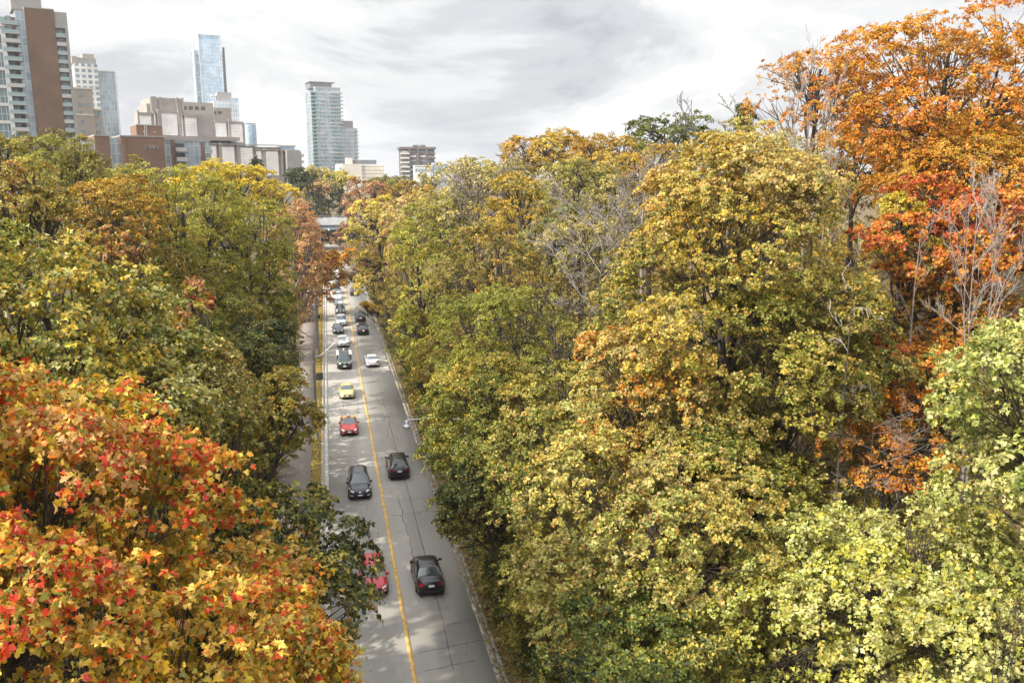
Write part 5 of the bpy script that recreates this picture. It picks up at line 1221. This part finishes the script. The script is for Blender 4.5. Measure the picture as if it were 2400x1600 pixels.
    for sx in (1, -1):
        project('headlight', 1, (sx * w2 * .52, sx * w2 * .90, zh - .17, zh - .03, zh - .10, zh + .06), M_HEAD, root)
        project('fog_lamp', 1, (sx * w2 * .62, sx * w2 * .80, .40, .48, .40, .48), M_HEAD, root)
        project('tail_light', -1, (sx * w2 * .50, sx * w2 * .90, zr - .19, zr - .05, zr - .24, zr - .03), M_TAIL, root)
    project('grille', 1, (-w2 * .44, w2 * .44, zh - .24, zh - .06, zh - .24, zh - .06), M_TRIM, root)
    project('badge', 1, (-.09, .09, zh - .18, zh - .09, zh - .18, zh - .09), M_BADGE, root, .02, 2, 2)
    project('lower_intake', 1, (-w2 * .6, w2 * .6, .30, .40, .30, .40), M_TRIM, root)
    project('licence_plate', 1, (-.18, .18, .44, .56, .44, .56), M_PLATE, root, .03, 2, 2)
    project('licence_plate', -1, (-.18, .18, zr - .24, zr - .10, zr - .24, zr - .10), M_PLATE, root, .025, 2, 2)
    project('rear_bumper', -1, (-w2 * .80, w2 * .80, .32, .46, .32, .46), M_TRIM, root)
    # mirrors
    for sx in (1, -1):
        mm = MB(); f = type('F', (), {'P': staticmethod(lambda u, z, d: (u, d, z))})
        x0 = sx * (wb - .02); x1 = sx * (wb + .20); mm.box(f, min(x0, x1), max(x0, x1), belt + .06, belt + .20, y1 * hl - .36, y1 * hl - .24)
        mm.build('wing_mirror', mat, root)
    # wheels
    rw_ = .335 if style in ('sedan', 'hatch') else .375
    for sy in (.60, -.58):
        for sx in (1, -1):
            c = (sx * (W / 2 - .11), sy * hl, rw_)
            VV, FF = [], []; nseg = 20; pr = [(rw_ * .62, .115), (rw_ * .95, .12), (rw_, .07), (rw_, -.07), (rw_ * .95, -.12), (rw_ * .62, -.115)]
            for r_, xo in pr:
                for k in range(nseg): a = 2 * math.pi * k / nseg; VV.append((c[0] + xo * sx, c[1] + r_ * math.cos(a), c[2] + r_ * math.sin(a)))
            for i in range(5):
                for k in range(nseg): FF.append((i * nseg + k, i * nseg + (k + 1) % nseg, (i + 1) * nseg + (k + 1) % nseg, (i + 1) * nseg + k))
            mm = bpy.data.meshes.new('wheel'); mm.from_pydata(VV, [], FF); mm.materials.append(M_TYRE); mm.update(); wh = link('wheel', mm, root)
            VV = [(c[0] + .09 * sx, c[1], c[2])]; FF = []
            for k in range(nseg): a = 2 * math.pi * k / nseg; r_ = rw_ * .63; VV.append((c[0] + .112 * sx, c[1] + r_ * math.cos(a), c[2] + r_ * math.sin(a)))
            FF = [(0, 1 + k, 1 + (k + 1) % nseg) for k in range(nseg)]
            mm = bpy.data.meshes.new('rim'); mm.from_pydata(VV, [], FF); mm.materials.append(M_RIM); mm.update(); link('rim', mm, wh)
    f = type('F', (), {'P': staticmethod(lambda u, z, d: (u, d, z))})
    mm = MB(); mm.box(f, -W / 2 * .86, W / 2 * .86, .16, .26, -hl * .94, hl * .94); mm.build('underbody', M_UNDER, root)
    if rails:
        for sx in (1, -1):
            T = Tubes(); xx = sx * wr * .93; T.add(np.array([[(xx, -.72 * hl, H - .07), (xx, -.6 * hl, H + .02), (xx, 0, H + .04), (xx, .12 * hl, H - .03)]]), np.full((1, 4), .022), 6); T.build('roof_rail', M_TRIM, root)
        for k in range(3):
            one('roof_bar', f, M_TRIM, root, -wr * .9, wr * .9, H + .015, H + .04, (-.5 + .27 * k) * hl, (-.5 + .27 * k) * hl + .06)
    if extra: extra(root, f, W, L, H, S, mat)
    return root

def taxi_extra(root, f, W, L, H, S, mat):
    b = lathe('roof_sign', [(.20, 0), (.21, .05), (.15, .24), (.06, .36)], M_PLATE, root, (0, -.05, H - .01), 12)
    lathe('sign_base', [(.23, -.005), (.23, .045)], M_TRIM, b, (0, -.05, H - .01), 12)
    T = Tubes(); T.add(np.array([[(.42, -1.0, H - .1), (.44, -1.2, H + .5), (.46, -1.35, H + .9)]]), np.full((1, 3), .014), 5); T.build('antenna', M_CHROME, root)
def truck_extra(root, f, W, L, H, S, mat):
    for sx in (1, -1):
        a, b = (W / 2 - .36, W / 2 + .06) if sx > 0 else (-W / 2 - .06, -W / 2 + .36)
        bx = one('tool_box', f, M_PLATE, root, a, b, 1.05, 1.75, -L / 2 + .2, -.25); one('box_front', f, M_TRIM, bx, a + .03, b - .03, 1.07, 1.50, -.25, -.235)
    rk = MB()
    for yy in (-.30, -1.2, -2.2):
        rk.box(f, -.66, -.6, 1.0, 2.1, yy, yy + .06); rk.box(f, .6, .66, 1.0, 2.1, yy, yy + .06); rk.box(f, -.66, .66, 2.1, 2.16, yy, yy + .06)
    for k in range(6): rk.box(f, -.6, .6, 1.3 + k * .12, 1.34 + k * .12, -.29, -.25)
    rk.box(f, -.4, -.35, 2.16, 2.21, -2.4, -.2); rk.box(f, .3, .35, 2.16, 2.21, -2.4, -.2); rk.build('bed_rack', M_TRIM, root)
    lathe('beacon', [(.12, 0), (.12, .2), (.07, .28)], M_PLATE, root, (0, -.25, 2.16), 10)
    bm = MB(); bm.box(f, -W / 2 * .93, W / 2 * .93, .42, .74, L / 2 - .05, L / 2 + .12); bm.build('bull_bar', M_TRIM, root)
    pl = MB(); pl.box(f, -.2, .2, .5, .64, L / 2 + .12, L / 2 + .14); pl.build('licence_plate', M_PLATE, root)
def parcel_extra(root, f, W, L, H, S, mat):
    m = MB(); m.box(f, W * .26, W * .34, .62, .84, L / 2 - .10, L / 2 - .02)
def build_cars():
    K = 2400 / 2352
    P = lambda n, c, m=0.0: paint(n, c, m)
    black = P('black', (.010, .010, .011)); ink = P('blue_black', (.022, .026, .034)); red = P('red', (.42, .012, .018)); rtaxi = P('taxi_red', (.45, .018, .014))
    yel = P('yellow', (.60, .48, .16)); green = P('dark_green', (.05, .075, .065)); white = P('white', (.74, .74, .72)); slate = P('slate', (.055, .065, .08)); silver = P('silver', (.52, .53, .55), .35)
    lsil = P('light_silver', (.62, .65, .70), .3); grey = P('grey', (.17, .18, .19), .2); brown = P('brown_black', (.030, .022, .020)); orange = plain('taxi_roof', (.80, .46, .12), .4, coat=.5)
    QI = 'cars queueing towards the camera'; QO = 'cars driving away from the camera'
    rows = [
     ('parked_car', 'bright red hatchback half hidden under the dark green maple', 'hatch', red, 862, 1374, -1, QI, dict(rails=False)),
     ('parked_car', 'blue black crossover with a shiny windscreen, alone behind the red hatchback', 'suv', ink, 828, 1150, -1, QI, dict()),
     ('parked_car', 'red taxi with an orange roof and a white roof sign', 'sedan', rtaxi, 803, 1003, -1, QI, dict(roof_mat=orange, extra=taxi_extra)),
     ('parked_car', 'pale yellow car between the red taxi and the tow truck', 'sedan', yel, 798, 919, -1, QI, dict(scale=.96)),
     ('pickup_truck', 'dark green work truck with white tool boxes and a black rack', 'pickup', green, 792, 850, -1, QI, dict(extra=truck_extra)),
     ('parked_car', 'white sedan right behind the work truck', 'sedan', white, 789, 799, -1, QI, dict()),
     ('parked_car', 'slate blue sedan hugging the left kerb behind the white sedan', 'sedan', slate, 777, 768, -1, QI, dict()),
     ('parked_car', 'silver family van close to the yellow line behind the slate sedan', 'suv', silver, 785, 750, -1, QI, dict()),
     ('parked_car', 'dark grey car fourth behind the work truck', 'suv', grey, 782, 723, -1, QI, dict()),
     ('parked_car', 'silver car under the lamp arm of the transformer pole', 'hatch', silver, 779, 704, -1, QI, dict()),
     ('parked_car', 'pale car just beyond the lamp arm', 'sedan', lsil, 776, 689, -1, QI, dict()),
     ('parked_car', 'grey car with a dark windscreen before the orange tree', 'suv', grey, 774, 677, -1, QI, dict()),
     ('parked_car', 'dark car below the orange overhanging branch', 'sedan', black, 779, 657, -1, QI, dict()),
     ('parked_car', 'dull yellow taxi last in the queue under the trees', 'sedan', yel, 789, 640, -1, QI, dict()),
     ('moving_car', 'glossy black sedan nearest the camera in the right lane', 'sedan', black, 992, 1372, 1, QO, dict()),
     ('moving_car', 'boxy black SUV with roof rails in the right lane', 'suv', black, 919, 1104, 1, QO, dict(rails=True)),
     ('moving_car', 'silver sedan seen from behind near the painted sun patch', 'sedan', lsil, 857, 845, 1, QO, dict()),
     ('moving_car', 'black SUV right beyond the painted sun patch', 'suv', black, 835, 771, 1, QO, dict(rails=True)),
     ('moving_car', 'dark car half hidden by the amber branch on the right', 'suv', ink, 829, 741, 1, QO, dict()),
     ('moving_car', 'brown SUV far up the right lane', 'suv', brown, 815, 680, 1, QO, dict()),
     ('moving_car', 'farthest grey car in the right lane by the mauve bush', 'sedan', grey, 812, 638, 1, QO, dict()),
    ]
    for nm, lab, sty, mt, px, py, fc, grp, kw in rows:
        g = ground(px * K, py * K); s, t = st(g[0], g[1]); L = STY[sty]['L']
        make_car(nm, lab, sty, mt, s + L / 2, t, fc, grp, **kw)
build_cars()
# ------------------------------------------------------------------ the air
def haze():
    m = bpy.data.materials.new('haze'); m.use_nodes = True; N = m.node_tree.nodes; N.clear()
    o = N.new('ShaderNodeOutputMaterial'); v = N.new('ShaderNodeVolumePrincipled')
    v.inputs['Color'].default_value = (.92, .95, 1.0, 1); v.inputs['Density'].default_value = 0.00013; v.inputs['Anisotropy'].default_value = 0.2
    m.node_tree.links.new(v.outputs[0], o.inputs['Volume'])
    x0, x1, y0, y1, z0, z1 = -1900, 1900, -900, 3700, -3, 190
    V = [(x, y, z) for z in (z0, z1) for y in (y0, y1) for x in (x0, x1)]
    F = [(0, 2, 3, 1), (4, 5, 7, 6), (0, 1, 5, 4), (2, 6, 7, 3), (0, 4, 6, 2), (1, 3, 7, 5)]
    tag(mesh_np('haze', V, F, m), 'thin autumn haze over the valley', 'haze', kind='stuff')
haze()
